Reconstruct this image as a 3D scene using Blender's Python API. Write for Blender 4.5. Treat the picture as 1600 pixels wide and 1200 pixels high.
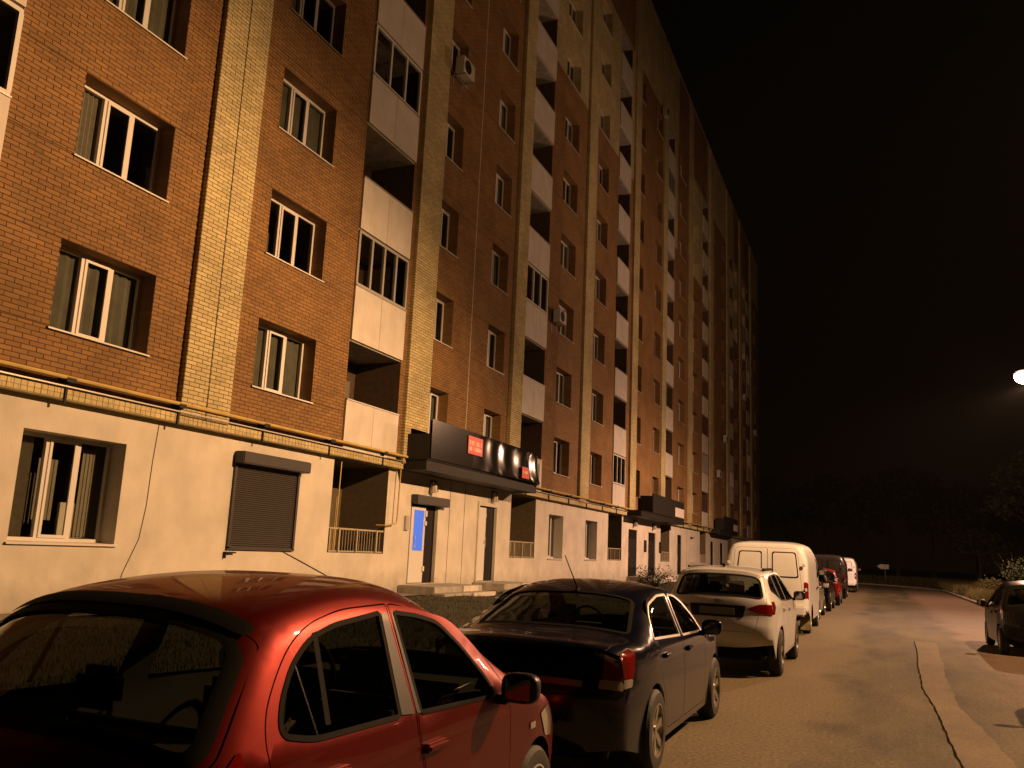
import bpy, bmesh, math, random
import numpy as np
from mathutils import Vector, Matrix
from mathutils.geometry import delaunay_2d_cdt

for o in list(bpy.data.objects):
    bpy.data.objects.remove(o)
SC = bpy.context.scene
COL = SC.collection
RNG = random.Random(7)

# ------------------------------------------------------------------ camera
F_PX, PITCH, YAW, ROLL = 1351.5, 0.189902, 0.401459, 0.0453728
EYE = Vector((0, 0, 1.7))
_cy, _sy, _cp, _sp = math.cos(YAW), math.sin(YAW), math.cos(PITCH), math.sin(PITCH)
_F = Vector((-_sy*_cp, _cy*_cp, _sp)); _R = Vector((_cy, _sy, 0)); _U = _R.cross(_F)
_r = math.cos(ROLL)*_R + math.sin(ROLL)*_U
_u = math.cos(ROLL)*_U - math.sin(ROLL)*_R
cam = bpy.data.cameras.new('camera'); cam_o = bpy.data.objects.new('camera', cam)
COL.objects.link(cam_o)
cam_o.matrix_world = Matrix(((_r.x, _u.x, -_F.x, EYE.x), (_r.y, _u.y, -_F.y, EYE.y), (_r.z, _u.z, -_F.z, EYE.z), (0, 0, 0, 1)))
cam.sensor_width = 36; cam.lens = 36*F_PX/1600; cam.clip_start = .05; cam.clip_end = 2000
SC.camera = cam_o

def pix(x, y, z):
    v = Vector((x, y, z)) - EYE; d = v.dot(_F)
    return 800 + F_PX*v.dot(_r)/d, 600 - F_PX*v.dot(_u)/d

# ------------------------------------------------------------------ sky, exposure (a night photograph: street lamps are the light)
world = bpy.data.worlds.new('World'); SC.world = world; world.use_nodes = True
wn = world.node_tree.nodes; wl = world.node_tree.links
bg = wn['Background']
WORLD_STRENGTH = 0.0025
bg.inputs['Strength'].default_value = WORLD_STRENGTH
wtc = wn.new('ShaderNodeTexCoord'); wsep = wn.new('ShaderNodeSeparateXYZ'); wr = wn.new('ShaderNodeValToRGB')
wl.new(wtc.outputs['Generated'], wsep.inputs[0]); wl.new(wsep.outputs['Z'], wr.inputs['Fac'])
wr.color_ramp.elements[0].position = 0.0; wr.color_ramp.elements[0].color = (1.0, .50, .20, 1)
wr.color_ramp.elements[1].position = 0.6; wr.color_ramp.elements[1].color = (.22, .21, .10, 1)
wl.new(wr.outputs['Color'], bg.inputs['Color'])
SC.view_settings.view_transform = 'Standard'; SC.view_settings.look = 'None'
SC.view_settings.gamma = 1; SC.view_settings.use_curve_mapping = False
SC.view_settings.exposure = 0
SC.render.engine = 'CYCLES'
SC.cycles.use_denoising = True
SC.cycles.max_bounces = 6; SC.cycles.diffuse_bounces = 3; SC.cycles.glossy_bounces = 3
SC.cycles.transmission_bounces = 4; SC.cycles.transparent_max_bounces = 12
SC.cycles.sample_clamp_indirect = 3
SC.cycles.caustics_reflective = False; SC.cycles.caustics_refractive = False

# ------------------------------------------------------------------ the street lamps' light (lamp bodies are built further down)
LAMP_POS = [(6.8, 17.0, 11.0), (6.8, 47.0, 10.96)]
LAMP_WATT = [24500, 26000]
LAMP_COL = [(1.0, .54, .23), (1.0, .54, .31)]

def lamp_light(i):
    """a sodium lamp with the cut-off of a street luminaire (its light falls off above the horizontal)"""
    l = bpy.data.lights.new('lamp_light', 'POINT'); l.energy = LAMP_WATT[i]; l.color = LAMP_COL[i]
    l.shadow_soft_size = .14; l.use_nodes = True
    n = l.node_tree.nodes; k = l.node_tree.links
    em = n['Emission']
    tc = n.new('ShaderNodeTexCoord'); dt = n.new('ShaderNodeVectorMath'); dt.operation = 'DOT_PRODUCT'
    dt.inputs[1].default_value = Vector(LAMP_UP[i]).normalized()      # the luminaire is tilted up across the road
    k.new(tc.outputs['Normal'], dt.inputs[0])
    mr = n.new('ShaderNodeMapRange'); mr.interpolation_type = 'SMOOTHSTEP'
    mr.inputs['From Min'].default_value = LAMP_CUT[i][0]; mr.inputs['From Max'].default_value = LAMP_CUT[i][1]
    mr.inputs['To Min'].default_value = 1.0; mr.inputs['To Max'].default_value = LAMP_CUT[i][2]
    k.new(dt.outputs['Value'], mr.inputs['Value'])
    sp = n.new('ShaderNodeSeparateXYZ'); k.new(tc.outputs['Normal'], sp.inputs[0])     # batwing: less light straight down
    nd = n.new('ShaderNodeMapRange'); nd.interpolation_type = 'SMOOTHSTEP'
    nd.inputs['From Min'].default_value = -1; nd.inputs['From Max'].default_value = -.40; nd.inputs['To Min'].default_value = .22; nd.inputs['To Max'].default_value = 1
    k.new(sp.outputs['Z'], nd.inputs['Value'])
    mu = n.new('ShaderNodeMath'); mu.operation = 'MULTIPLY'; k.new(mr.outputs['Result'], mu.inputs[0]); k.new(nd.outputs['Result'], mu.inputs[1])
    k.new(mu.outputs[0], em.inputs['Strength'])
    return l
LAMP_UP = [(.34, .30, .9), (.12, -.05, 1.0)]
LAMP_CUT = [(-.53, -.19, .08), (-.5, -.06, .20)]

# ------------------------------------------------------------------ materials
M = {}
def mat(name, color=(.5, .5, .5), rough=.6, metal=0.0, spec=.5, coat=0.0, noise=0.0, nscale=6.0, bump=0.0, bscale=60.0, emit=None, estr=1.0, coatr=.05):
    m = bpy.data.materials.new(name); m.use_nodes = True
    n = m.node_tree.nodes; k = m.node_tree.links; b = n['Principled BSDF']
    b.inputs['Base Color'].default_value = (*color, 1); b.inputs['Roughness'].default_value = rough
    b.inputs['Metallic'].default_value = metal; b.inputs['Specular IOR Level'].default_value = spec
    b.inputs['Coat Weight'].default_value = coat; b.inputs['Coat Roughness'].default_value = coatr
    if noise:
        t = n.new('ShaderNodeTexCoord'); x = n.new('ShaderNodeTexNoise'); x.inputs['Scale'].default_value = nscale; x.inputs['Detail'].default_value = 6
        r = n.new('ShaderNodeMapRange'); r.inputs['From Min'].default_value = .3; r.inputs['From Max'].default_value = .7
        r.inputs['To Min'].default_value = 1-noise; r.inputs['To Max'].default_value = 1+noise
        h = n.new('ShaderNodeMix'); h.data_type = 'RGBA'; h.blend_type = 'MULTIPLY'; h.inputs['Factor'].default_value = 1
        h.inputs[6].default_value = (*color, 1)
        k.new(t.outputs['Object'], x.inputs['Vector']); k.new(x.outputs['Fac'], r.inputs['Value']); k.new(r.outputs['Result'], h.inputs[7])
        k.new(h.outputs[2], b.inputs['Base Color'])
    if bump:
        t = n.new('ShaderNodeTexCoord'); x = n.new('ShaderNodeTexNoise'); x.inputs['Scale'].default_value = bscale; x.inputs['Detail'].default_value = 5
        bp = n.new('ShaderNodeBump'); bp.inputs['Strength'].default_value = bump; bp.inputs['Distance'].default_value = .01
        k.new(t.outputs['Object'], x.inputs['Vector']); k.new(x.outputs['Fac'], bp.inputs['Height']); k.new(bp.outputs['Normal'], b.inputs['Normal'])
    if emit:
        b.inputs['Emission Color'].default_value = (*emit, 1); b.inputs['Emission Strength'].default_value = estr
    M[name] = m
    return m

def glass_mat(name, tint, gloss=1.0, rough=.01):
    m = bpy.data.materials.new(name); m.use_nodes = True
    n = m.node_tree.nodes; k = m.node_tree.links; n.remove(n['Principled BSDF'])
    tr = n.new('ShaderNodeBsdfTransparent'); tr.inputs['Color'].default_value = (*tint, 1)
    g = n.new('ShaderNodeBsdfGlossy'); g.inputs['Roughness'].default_value = rough; g.inputs['Color'].default_value = (gloss, gloss, gloss, 1)
    lw = n.new('ShaderNodeLayerWeight'); lw.inputs['Blend'].default_value = .5
    pw = n.new('ShaderNodeMath'); pw.operation = 'POWER'; pw.inputs[1].default_value = 4.5; k.new(lw.outputs['Facing'], pw.inputs[0])
    fr = n.new('ShaderNodeMath'); fr.operation = 'MULTIPLY_ADD'; fr.inputs[1].default_value = .9; fr.inputs[2].default_value = .06; k.new(pw.outputs[0], fr.inputs[0])
    mx = n.new('ShaderNodeMixShader')
    k.new(fr.outputs[0], mx.inputs['Fac']); k.new(tr.outputs[0], mx.inputs[1]); k.new(g.outputs[0], mx.inputs[2])
    k.new(mx.outputs[0], n['Material Output'].inputs['Surface'])
    M[name] = m
    return m

ORANGE = (.235, .126, .043); YELLOW = (.50, .42, .22)
def brick_far(name, col, mortar):
    """brickwork too far off to tell the bricks apart: pattern and fine relief only"""
    m = mat(name, col, .85)
    n = m.node_tree.nodes; k = m.node_tree.links; b = n['Principled BSDF']
    t = n.new('ShaderNodeNewGeometry'); s = n.new('ShaderNodeSeparateXYZ'); c = n.new('ShaderNodeCombineXYZ')
    k.new(t.outputs['Position'], s.inputs[0]); k.new(s.outputs['Y'], c.inputs['X']); k.new(s.outputs['Z'], c.inputs['Y'])
    br = n.new('ShaderNodeTexBrick'); k.new(c.outputs[0], br.inputs['Vector'])
    br.inputs['Scale'].default_value = 1; br.inputs['Brick Width'].default_value = .272; br.inputs['Row Height'].default_value = .08
    br.inputs['Mortar Size'].default_value = .006; br.inputs['Bias'].default_value = 0
    br.inputs['Color1'].default_value = (*[v*.86 for v in col], 1); br.inputs['Color2'].default_value = (*[v*1.12 for v in col], 1)
    br.inputs['Mortar'].default_value = (*mortar, 1)
    x = n.new('ShaderNodeTexNoise'); x.inputs['Scale'].default_value = .9; x.inputs['Detail'].default_value = 7
    k.new(t.outputs['Position'], x.inputs['Vector'])
    r = n.new('ShaderNodeMapRange'); r.inputs['From Min'].default_value = .3; r.inputs['From Max'].default_value = .7; r.inputs['To Min'].default_value = .8; r.inputs['To Max'].default_value = 1.15
    k.new(x.outputs['Fac'], r.inputs['Value'])
    h = n.new('ShaderNodeMix'); h.data_type = 'RGBA'; h.blend_type = 'MULTIPLY'; h.inputs['Factor'].default_value = 1
    k.new(br.outputs['Color'], h.inputs[6]); k.new(r.outputs['Result'], h.inputs[7]); k.new(h.outputs[2], b.inputs['Base Color'])
    return m

def brick_near(name, col, source):
    m = mat(name, col, .85, bump=.5, bscale=90)
    n = m.node_tree.nodes; k = m.node_tree.links; b = n['Principled BSDF']
    if source == 'attr':
        a = n.new('ShaderNodeAttribute'); a.attribute_name = 'tint'; val = a.outputs['Fac']
    else:
        a = n.new('ShaderNodeObjectInfo'); val = a.outputs['Random']
    t = n.new('ShaderNodeNewGeometry')
    x = n.new('ShaderNodeTexNoise'); x.inputs['Scale'].default_value = .9; x.inputs['Detail'].default_value = 7
    k.new(t.outputs['Position'], x.inputs['Vector'])
    r = n.new('ShaderNodeMapRange'); r.inputs['From Min'].default_value = .3; r.inputs['From Max'].default_value = .7; r.inputs['To Min'].default_value = .78; r.inputs['To Max'].default_value = 1.15
    k.new(x.outputs['Fac'], r.inputs['Value'])
    ra = n.new('ShaderNodeValToRGB'); k.new(val, ra.inputs['Fac'])
    e = ra.color_ramp.elements
    e[0].position = 0; e[0].color = (*[v*.84 for v in col], 1); e[1].position = 1; e[1].color = (*[v*1.13 for v in col], 1)
    e.new(.5).color = (*col, 1)
    h = n.new('ShaderNodeMix'); h.data_type = 'RGBA'; h.blend_type = 'MULTIPLY'; h.inputs['Factor'].default_value = 1
    k.new(ra.outputs['Color'], h.inputs[6]); k.new(r.outputs['Result'], h.inputs[7]); k.new(h.outputs[2], b.inputs['Base Color'])
    return m

brick_far('far_orange', ORANGE, (.20, .12, .06)); brick_far('far_yellow', YELLOW, (.24, .19, .10))
brick_near('orange_brick', ORANGE, 'attr'); brick_near('yellow_brick', YELLOW, 'attr')
brick_near('orange_brick_single', ORANGE, 'obj'); brick_near('yellow_brick_single', YELLOW, 'obj')
mat('mortar_orange', (.075, .040, .016), .95, noise=.25); mat('mortar_yellow', (.11, .08, .035), .95, noise=.25)
mat('plaster', (.57, .53, .46), .9, noise=.13, nscale=1.3, bump=.35, bscale=35)
mat('white_panel', (.58, .54, .49), .7, noise=.08, nscale=2)
def weather(name, amt, splash):
    """rain streaks down the wall and splash dirt along its foot"""
    m = M[name]; n = m.node_tree.nodes; k = m.node_tree.links; b = n['Principled BSDF']; src = b.inputs['Base Color'].links[0].from_socket
    g = n.new('ShaderNodeNewGeometry'); mp = n.new('ShaderNodeMapping'); mp.inputs['Scale'].default_value = (1, 2.2, .16); k.new(g.outputs['Position'], mp.inputs['Vector'])
    x = n.new('ShaderNodeTexNoise'); x.inputs['Scale'].default_value = 1.6; x.inputs['Detail'].default_value = 8; x.inputs['Roughness'].default_value = .7; k.new(mp.outputs[0], x.inputs['Vector'])
    r = n.new('ShaderNodeMapRange'); r.inputs['From Min'].default_value = .42; r.inputs['From Max'].default_value = .72; r.inputs['To Min'].default_value = 1; r.inputs['To Max'].default_value = 1-amt; k.new(x.outputs['Fac'], r.inputs['Value'])
    f = r.outputs['Result']
    if splash:
        s = n.new('ShaderNodeSeparateXYZ'); k.new(g.outputs['Position'], s.inputs[0]); y = n.new('ShaderNodeTexNoise'); y.inputs['Scale'].default_value = 3; y.inputs['Detail'].default_value = 8; k.new(g.outputs['Position'], y.inputs['Vector'])
        a = n.new('ShaderNodeMath'); a.operation = 'MULTIPLY_ADD'; a.inputs[1].default_value = .9; k.new(y.outputs['Fac'], a.inputs[0]); k.new(s.outputs['Z'], a.inputs[2])
        q = n.new('ShaderNodeMapRange'); q.inputs['From Min'].default_value = .7; q.inputs['From Max'].default_value = 1.5; q.inputs['To Min'].default_value = .62; q.inputs['To Max'].default_value = 1; k.new(a.outputs[0], q.inputs['Value'])
        p = n.new('ShaderNodeMath'); p.operation = 'MULTIPLY'; k.new(f, p.inputs[0]); k.new(q.outputs['Result'], p.inputs[1]); f = p.outputs[0]
    h = n.new('ShaderNodeMix'); h.data_type = 'RGBA'; h.blend_type = 'MULTIPLY'; h.inputs['Factor'].default_value = 1; k.new(src, h.inputs[6]); k.new(f, h.inputs[7]); k.new(h.outputs[2], b.inputs['Base Color'])
weather('plaster', .045, True); weather('white_panel', .09, False)
mat('pvc', (.64, .62, .59), .35)
mat('grey_frame', (.36, .35, .33), .4)
mat('rubber_seal', (.02, .015, .01), .9)
mat('concrete', (.33, .31, .27), .9, noise=.25, nscale=5, bump=.5, bscale=50)
mat('concrete_white', (.55, .51, .45), .85, noise=.2, nscale=5)
mat('dark_steel', (.020, .018, .016), .6, spec=.2)
mat('shutter', (.032, .026, .021), .55, noise=.1)
mat('black_door', (.010, .007, .006), .6, spec=.15)
mat('interior', (.16, .15, .12), .9)
mat('net_curtain', (.13, .125, .10), .9, noise=.2, nscale=3)
mat('curtain', (.25, .23, .19), .9, noise=.12, nscale=9)
mat('gas_yellow', (.50, .36, .11), .5, noise=.15, nscale=4)
mat('metal', (.42, .40, .37), .45, metal=.6)
mat('rail_paint', (.38, .33, .22), .55)
mat('blue_pane', (.06, .18, .8), .25, emit=(.03, .10, .60), estr=.8)
mat('banner', (.012, .010, .008), .15, spec=.9, coat=.35, coatr=.10)
mat('banner_red', (.55, .05, .035), .45)
mat('white_print', (.8, .72, .62), .5)
mat('ac_white', (.5, .47, .43), .5, noise=.1)
mat('cable', (.06, .05, .04), .7)
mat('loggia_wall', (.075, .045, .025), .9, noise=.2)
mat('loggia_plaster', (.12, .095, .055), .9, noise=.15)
mat('lamp_glass', (.5, .45, .35), .3)
glass_mat('window_glass', (.82, .84, .80))
glass_mat('car_glass', (.42, .44, .42)); glass_mat('car_glass_dark', (.16, .17, .16))

# ------------------------------------------------------------------ mesh helpers
class MB:
    def __init__(s): s.v = []; s.f = []; s.mi = []; s.uvn = None
    def quad(s, a, b, c, d, m=0):
        n = len(s.v); s.v += [a, b, c, d]; s.f.append((n, n+1, n+2, n+3)); s.mi.append(m)
    def box(s, x0, x1, y0, y1, z0, z1, m=0, skip=''):
        n = len(s.v)
        s.v += [(x0, y0, z0), (x1, y0, z0), (x1, y1, z0), (x0, y1, z0), (x0, y0, z1), (x1, y0, z1), (x1, y1, z1), (x0, y1, z1)]
        for key, q in (('b', (0, 3, 2, 1)), ('t', (4, 5, 6, 7)), ('s', (0, 1, 5, 4)), ('e', (1, 2, 6, 5)), ('n', (2, 3, 7, 6)), ('w', (3, 0, 4, 7))):
            if key not in skip: s.f.append(tuple(n+i for i in q)); s.mi.append(m)
    def tube(s, pts, r, k=8, m=0, caps=True):
        pts = [Vector(p) for p in pts]; rings = []
        rr = r if isinstance(r, (list, tuple)) else [r]*len(pts)
        for i, p in enumerate(pts):
            t = (pts[min(i+1, len(pts)-1)] - pts[max(i-1, 0)]).normalized()
            a = t.cross(Vector((0, 0, 1)));  a = a if a.length > 1e-3 else t.cross(Vector((1, 0, 0)))
            a.normalize(); b = t.cross(a); n = len(s.v)
            for j in range(k):
                an = 2*math.pi*j/k; s.v.append(tuple(p + rr[i]*(math.cos(an)*a + math.sin(an)*b)))
            rings.append(n)
        for i in range(len(pts)-1):
            for j in range(k):
                s.f.append((rings[i]+j, rings[i]+(j+1) % k, rings[i+1]+(j+1) % k, rings[i+1]+j)); s.mi.append(m)
        if caps:
            s.f.append(tuple(rings[0]+j for j in range(k))); s.mi.append(m)
            s.f.append(tuple(rings[-1]+j for j in reversed(range(k)))); s.mi.append(m)
    def lathe(s, prof, axis='x', o=(0, 0, 0), k=24, m=0):
        """prof: (along axis, radius)"""
        n = len(s.v)
        for a, r in prof:
            for j in range(k):
                t = 2*math.pi*j/k; c, q = r*math.cos(t), r*math.sin(t)
                p = (a, c, q) if axis == 'x' else ((c, a, q) if axis == 'y' else (c, q, a))
                s.v.append((p[0]+o[0], p[1]+o[1], p[2]+o[2]))
        for i in range(len(prof)-1):
            for j in range(k):
                s.f.append((n+i*k+j, n+i*k+(j+1) % k, n+(i+1)*k+(j+1) % k, n+(i+1)*k+j)); s.mi.append(m)
    def prism(s, poly, a0, a1, axis='x', m=0):
        """poly in the plane across the axis: x->(y,z), y->(x,z), z->(x,y)"""
        def P(p, a): return (a, p[0], p[1]) if axis == 'x' else ((p[0], a, p[1]) if axis == 'y' else (p[0], p[1], a))
        n = len(s.v); k = len(poly)
        s.v += [P(p, a0) for p in poly] + [P(p, a1) for p in poly]
        s.f.append(tuple(n+i for i in reversed(range(k)))); s.mi.append(m)
        s.f.append(tuple(n+k+i for i in range(k))); s.mi.append(m)
        for i in range(k):
            s.f.append((n+i, n+(i+1) % k, n+k+(i+1) % k, n+k+i)); s.mi.append(m)
    def build(s, name, mats, parent=None, loc=(0, 0, 0), smooth=False, bevel=0, rot=None):
        """verts are in the parent's space, moved so that the object's origin is at loc"""
        me = bpy.data.meshes.new(name)
        l = loc
        me.from_pydata([(x-l[0], y-l[1], z-l[2]) for x, y, z in s.v], [], s.f)
        ms = mats if isinstance(mats, (list, tuple)) else [mats]
        for q in ms: me.materials.append(M[q] if isinstance(q, str) else q)
        if any(s.mi): me.polygons.foreach_set('material_index', s.mi)
        bm = bmesh.new(); bm.from_mesh(me); bmesh.ops.recalc_face_normals(bm, faces=bm.faces)
        if bevel: bmesh.ops.bevel(bm, geom=list(bm.edges), offset=bevel, segments=2, affect='EDGES', clamp_overlap=True)
        bm.to_mesh(me); bm.free()
        if smooth:
            me.polygons.foreach_set('use_smooth', [True]*len(me.polygons))
            me.set_sharp_from_angle(angle=math.radians(38))
        return link(name, me, parent, loc)

def islands(g, name, mats, parent):
    """one object per connected piece"""
    key = {}; root = {}
    def find(a):
        while root[a] != a: root[a] = root[root[a]]; a = root[a]
        return a
    vid = []
    for p in g.v:
        q = tuple(round(c, 4) for c in p); vid.append(key.setdefault(q, len(key)))
    for i in range(len(key)): root[i] = i
    for f in g.f:
        for a in f[1:]: root[find(vid[a])] = find(vid[f[0]])
    groups = {}
    for f in g.f: groups.setdefault(find(vid[f[0]]), []).append(f)
    out = []
    for fs in groups.values():
        h = MB(); mp = {}
        for f in fs:
            nf = []
            for a in f:
                if vid[a] not in mp: mp[vid[a]] = len(h.v); h.v.append(g.v[a])
                nf.append(mp[vid[a]])
            h.f.append(tuple(nf)); h.mi.append(0)
        out.append(h.build(name, mats, parent))
    return out

def link(name, me, parent=None, loc=(0, 0, 0)):
    o = bpy.data.objects.new(name, me); COL.objects.link(o); o.location = loc
    if parent: o.parent = parent
    return o

def tag(o, label=None, cat=None, group=None, kind=None):
    if label: o['label'] = label
    if cat: o['category'] = cat
    if group: o['group'] = group
    if kind: o['kind'] = kind
    return o

def empty(name, loc, label=None, cat=None, group=None, rz=0):
    o = bpy.data.objects.new(name, None); COL.objects.link(o); o.location = loc; o.rotation_euler[2] = rz
    o.empty_display_size = .2
    return tag(o, label, cat, group)

def kids(o): return [c for c in bpy.data.objects if c.parent == o]
def copy_tree(o, parent=None):
    c = o.copy(); COL.objects.link(c)
    if parent: c.parent = parent
    for ch in kids(o): copy_tree(ch, c)
    return c
# ================================================================== THE APARTMENT BUILDING
FX = -12.0                                   # plane of the brick facade (the facade runs along y)
B0, B1 = -0.6, 100.6                         # its ends
ST, Z1, ROOF = 2.93, 3.9, 35.7               # storey height, foot of the brickwork, parapet
NROW = 9
bld = empty('apartment_building', (FX, 50, 0), 'long ten storey brick apartment block with beige plastered ground floor and yellow pilasters', 'building')
BO = Vector((FX, 50, 0))
def L(x, y, z): return (x-BO.x, y-BO.y, z-BO.z)
class FB(MB):
    """boxes on the facade: along the street, height, distance out of the brick plane"""
    def b(s, y0, y1, z0, z1, d0, d1, m=0, skip=''):
        s.box(d0, d1, y0-BO.y, y1-BO.y, z0, z1, m, skip)
    def q(s, pts, m=0):
        s.quad(*[(d, y-BO.y, z) for y, z, d in pts], m)

PIL = [(2.7, 4.0), (12.28, 13.6), (20.6, 21.9), (28.0, 29.0), (36.1, 37.35), (44.45, 45.65), (51.6, 52.75), (60.1, 61.3), (68.6, 69.9), (77.2, 78.5), (85.2, 86.5), (93.2, 94.4)]
WIN_A = [(9.4, 11.42), (14.32, 16.4), (32.9, 34.85), (37.85, 39.65), (56.85, 58.95), (61.9, 63.9), (82.0, 84.0), (87.5, 89.5)]
WIN_B = [(22.0, 23.3), (25.98, 27.4), (45.75, 46.95), (49.9, 51.5), (70.0, 71.3), (74.7, 76.2), (96.2, 97.7)]
LOG = [(5.6, 8.15), (17.76, 20.34), (29.05, 31.48), (41.42, 43.74), (52.85, 55.1), (65.6, 67.9), (78.7, 81.0), (90.3, 92.6)]
YEL_HIGH = [(29.0, 36.1), (37.35, 44.45), (52.75, 56.2), (61.3, 68.6), (78.5, 84.6), (86.5, 93.2)]      # yellow brick on the top storeys
YEL_ATTIC = [(20.6, 32.2), (44.3, 56.5), (67.6, 82.0), (92.5, 100.6)]
def sill(k): return 4.86 + ST*k
openings = []                                # (y0, y1, z0, z1)
for k in range(NROW):
    for a, b in WIN_A + WIN_B: openings.append((a, b, sill(k), sill(k)+1.47))
for a, b in LOG: openings.append((a, b, Z1, 30.2))

def pil_at(y): return any(a <= y <= b for a, b in PIL)
def colour_at(y, z):
    if pil_at(y): return 1
    if z > 30.3: return 1 if any(a <= y <= b for a, b in YEL_ATTIC) else 0
    if z > 22.4 and any(a <= y <= b for a, b in YEL_HIGH): return 1
    return 0
NEAR = 33.0
def zvis(y):                                 # height above which the photograph does not reach, plus a margin
    z = 4.0
    while z < 36 and pix(FX, max(y, 6), z)[1] > -90: z += .5
    return z
ys = sorted(set([B0, B1, NEAR] + [v for p in PIL+WIN_A+WIN_B+LOG+YEL_HIGH+YEL_ATTIC for v in p]))
ys = [y for y in ys if B0 <= y <= B1]
zs = sorted(set([Z1, 22.4, 30.2, 30.3, ROOF] + [v for k in range(NROW) for v in (sill(k), sill(k)+1.47)]))
wall_o, wall_y = FB(), FB()
far_o, far_y = FB(), FB()
for i in range(len(ys)-1):
    ya, yb = ys[i], ys[i+1]; ym = (ya+yb)/2
    if pil_at(ym): continue
    for j in range(len(zs)-1):
        za, zb = zs[j], zs[j+1]; zm = (za+zb)/2
        if any(a < ym < b and c < zm < d for a, b, c, d in openings): continue
        t = (far_y if colour_at(ym, zm) else far_o) if ym > NEAR else (wall_y if colour_at(ym, zm) else wall_o)
        t.q([(ya, za, 0), (yb, za, 0), (yb, zb, 0), (ya, zb, 0)])
    # the parapet's thickness
pil_n, pil_f = FB(), FB()
PD = .12
for a, b in PIL:
    (pil_f if a > NEAR else pil_n).b(a, b, Z1, ROOF-.02, -.1, PD)
RD = .42                                     # depth of the window reveals
islands(wall_o, 'brick_wall', 'mortar_orange', bld); islands(wall_y, 'brick_wall', 'mortar_yellow', bld)
islands(far_o, 'brick_wall', 'far_orange', bld); islands(far_y, 'brick_wall', 'far_yellow', bld)
islands(pil_n, 'pilaster', 'mortar_yellow', bld); islands(pil_f, 'pilaster', 'far_yellow', bld)
g = FB()                                     # the rest of the block: roof, ends, back
g.b(B0, B1, Z1, ROOF, -12.4, -12.3); g.b(B0, B0+.3, 0, ROOF, -12.3, -.3); g.b(B1-.3, B1-.003, 0, ROOF, -12.3, -.003)
g.build('brick_wall', 'far_orange', bld)
g = FB(); g.b(B0, B1, ROOF, ROOF+.08, -12.4, .09); g.build('roof_edge', 'metal', bld)
# rooms stay dark: a partition behind every window
g = FB(); g.b(B0, B1, .3, 30.3, -1.7, -1.6); g.build('inner_wall', 'interior', bld)
g = FB()
for k in range(NROW+1): g.b(B0, B1, 3.75+ST*k, 3.87+ST*k, -1.6, -.43)
islands(g, 'floor_slab', 'interior', bld)

# ---- bricks told apart in the photograph: laid one by one on the near walls
BW, BH, J = .272, .08, .015
spans = []                                   # (y0, y1, z0, z1, d, colour)
singles, rest = [], {0: [], 1: []}
for i in range(len(ys)-1):
    ya, yb = ys[i], ys[i+1]; ym = (ya+yb)/2
    if yb > NEAR+.01 or yb < 7.4: continue
    ya = max(ya, 7.4)
    if pil_at(ym): continue
    zc = [Z1] + [z for z in zs if z > Z1 and z <= 31]
    zt = min(zvis(ym), 36)
    # join vertical intervals that share colour
    z = Z1
    segs = []
    for j in range(len(zs)-1):
        za, zb = zs[j], zs[j+1]; zm = (za+zb)/2
        if za > zt: break
        if any(a < ym < b and c < zm < d for a, b, c, d in openings): continue
        c = colour_at(ym, zm)
        if segs and abs(segs[-1][1]-za) < 1e-6 and segs[-1][2] == c: segs[-1][1] = zb
        else: segs.append([za, zb, c])
    spans.append((ya, yb, segs, zt))
# merge neighbouring strips so that the bond runs through
rows = {}
for ya, yb, segs, zt in spans:
    for za, zb, c in segs: rows.setdefault((round(za, 3), round(min(zb, zt), 3), c), []).append([ya, yb])
def strips():
    # per course: gather the intervals that cover it
    for c in (0, 1):
        r = int(Z1/BH)
        while r*BH < 36:
            zl, zh = max(r*BH, Z1), (r+1)*BH
            edges = sorted(set([zl, zh] + [e for (za, zb, cc) in rows for e in (za, zb) if cc == c and zl < e < zh]))
            for q in range(len(edges)-1):
                e0, e1 = edges[q], edges[q+1]; m_ = (e0+e1)/2
                iv = sorted(i for (za, zb, cc), l in rows.items() if cc == c and za < m_ < zb for i in l)
                out = []
                for a, b in iv:
                    if out and a - out[-1][1] < 1e-4: out[-1][1] = b
                    else: out.append([a, b])
                for a, b in out: yield a, b, e0, e1, c, r
            r += 1
for a, b, e0, e1, c, r in strips():
    if e1 - e0 < .015: continue
    off = 0 if r % 2 else BW/2
    y = math.floor((a-off)/BW)*BW + off
    while y < b:
        p, q = max(y+J/2, a+.001), min(y+BW-J/2, b-.001)
        if q - p > .02:
            whole = (q-p) > BW-J-.002 and (e1-e0) > BH-.002
            br = (p, q, e0+J/2, e1-J/2, 0, .006+RNG.uniform(-.0015, .003))
            if whole: singles.append((br, c))
            else: rest[c].append(br)
        y += BW
for a, b in PIL:
    if a > NEAR: continue
    if b < 7.4: continue
    zt = zvis(a); r = int(Z1/BH)
    while r*BH < zt:
        z0 = max(r*BH, Z1); off = 0 if r % 2 else BW/2; y = a - off
        while y < b:
            p, q = max(y+J/2, a+.0), min(y+BW-J/2, b)
            if q-p > .02:
                br = (p, q, z0+J/2, (r+1)*BH-J/2, PD, PD+.006+RNG.uniform(-.0015, .003))
                if q-p > BW-J-.002: singles.append((br, 1))
                else: rest[1].append(br)
            y += BW
        # the pilaster's left flank
        rest[1].append(('flank', a, z0+J/2, (r+1)*BH-J/2))
        r += 1
def inview(br):
    x, y = pix(FX, (br[0]+br[1])/2, (br[2]+br[3])/2); return 5 < x < 1590 and 5 < y
singles.sort(key=lambda t: (not inview(t[0]), (Vector((FX, (t[0][0]+t[0][1])/2, (t[0][2]+t[0][3])/2))-EYE).length))
one = {}
for c, nm in ((0, 'orange_brick_single'), (1, 'yellow_brick_single')):
    m_ = MB(); m_.box(-.02, .006, -(BW-J)/2, (BW-J)/2, -(BH-J)/2, (BH-J)/2)
    o = m_.build('brick', nm); one[c] = o.data; bpy.data.objects.remove(o)
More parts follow.
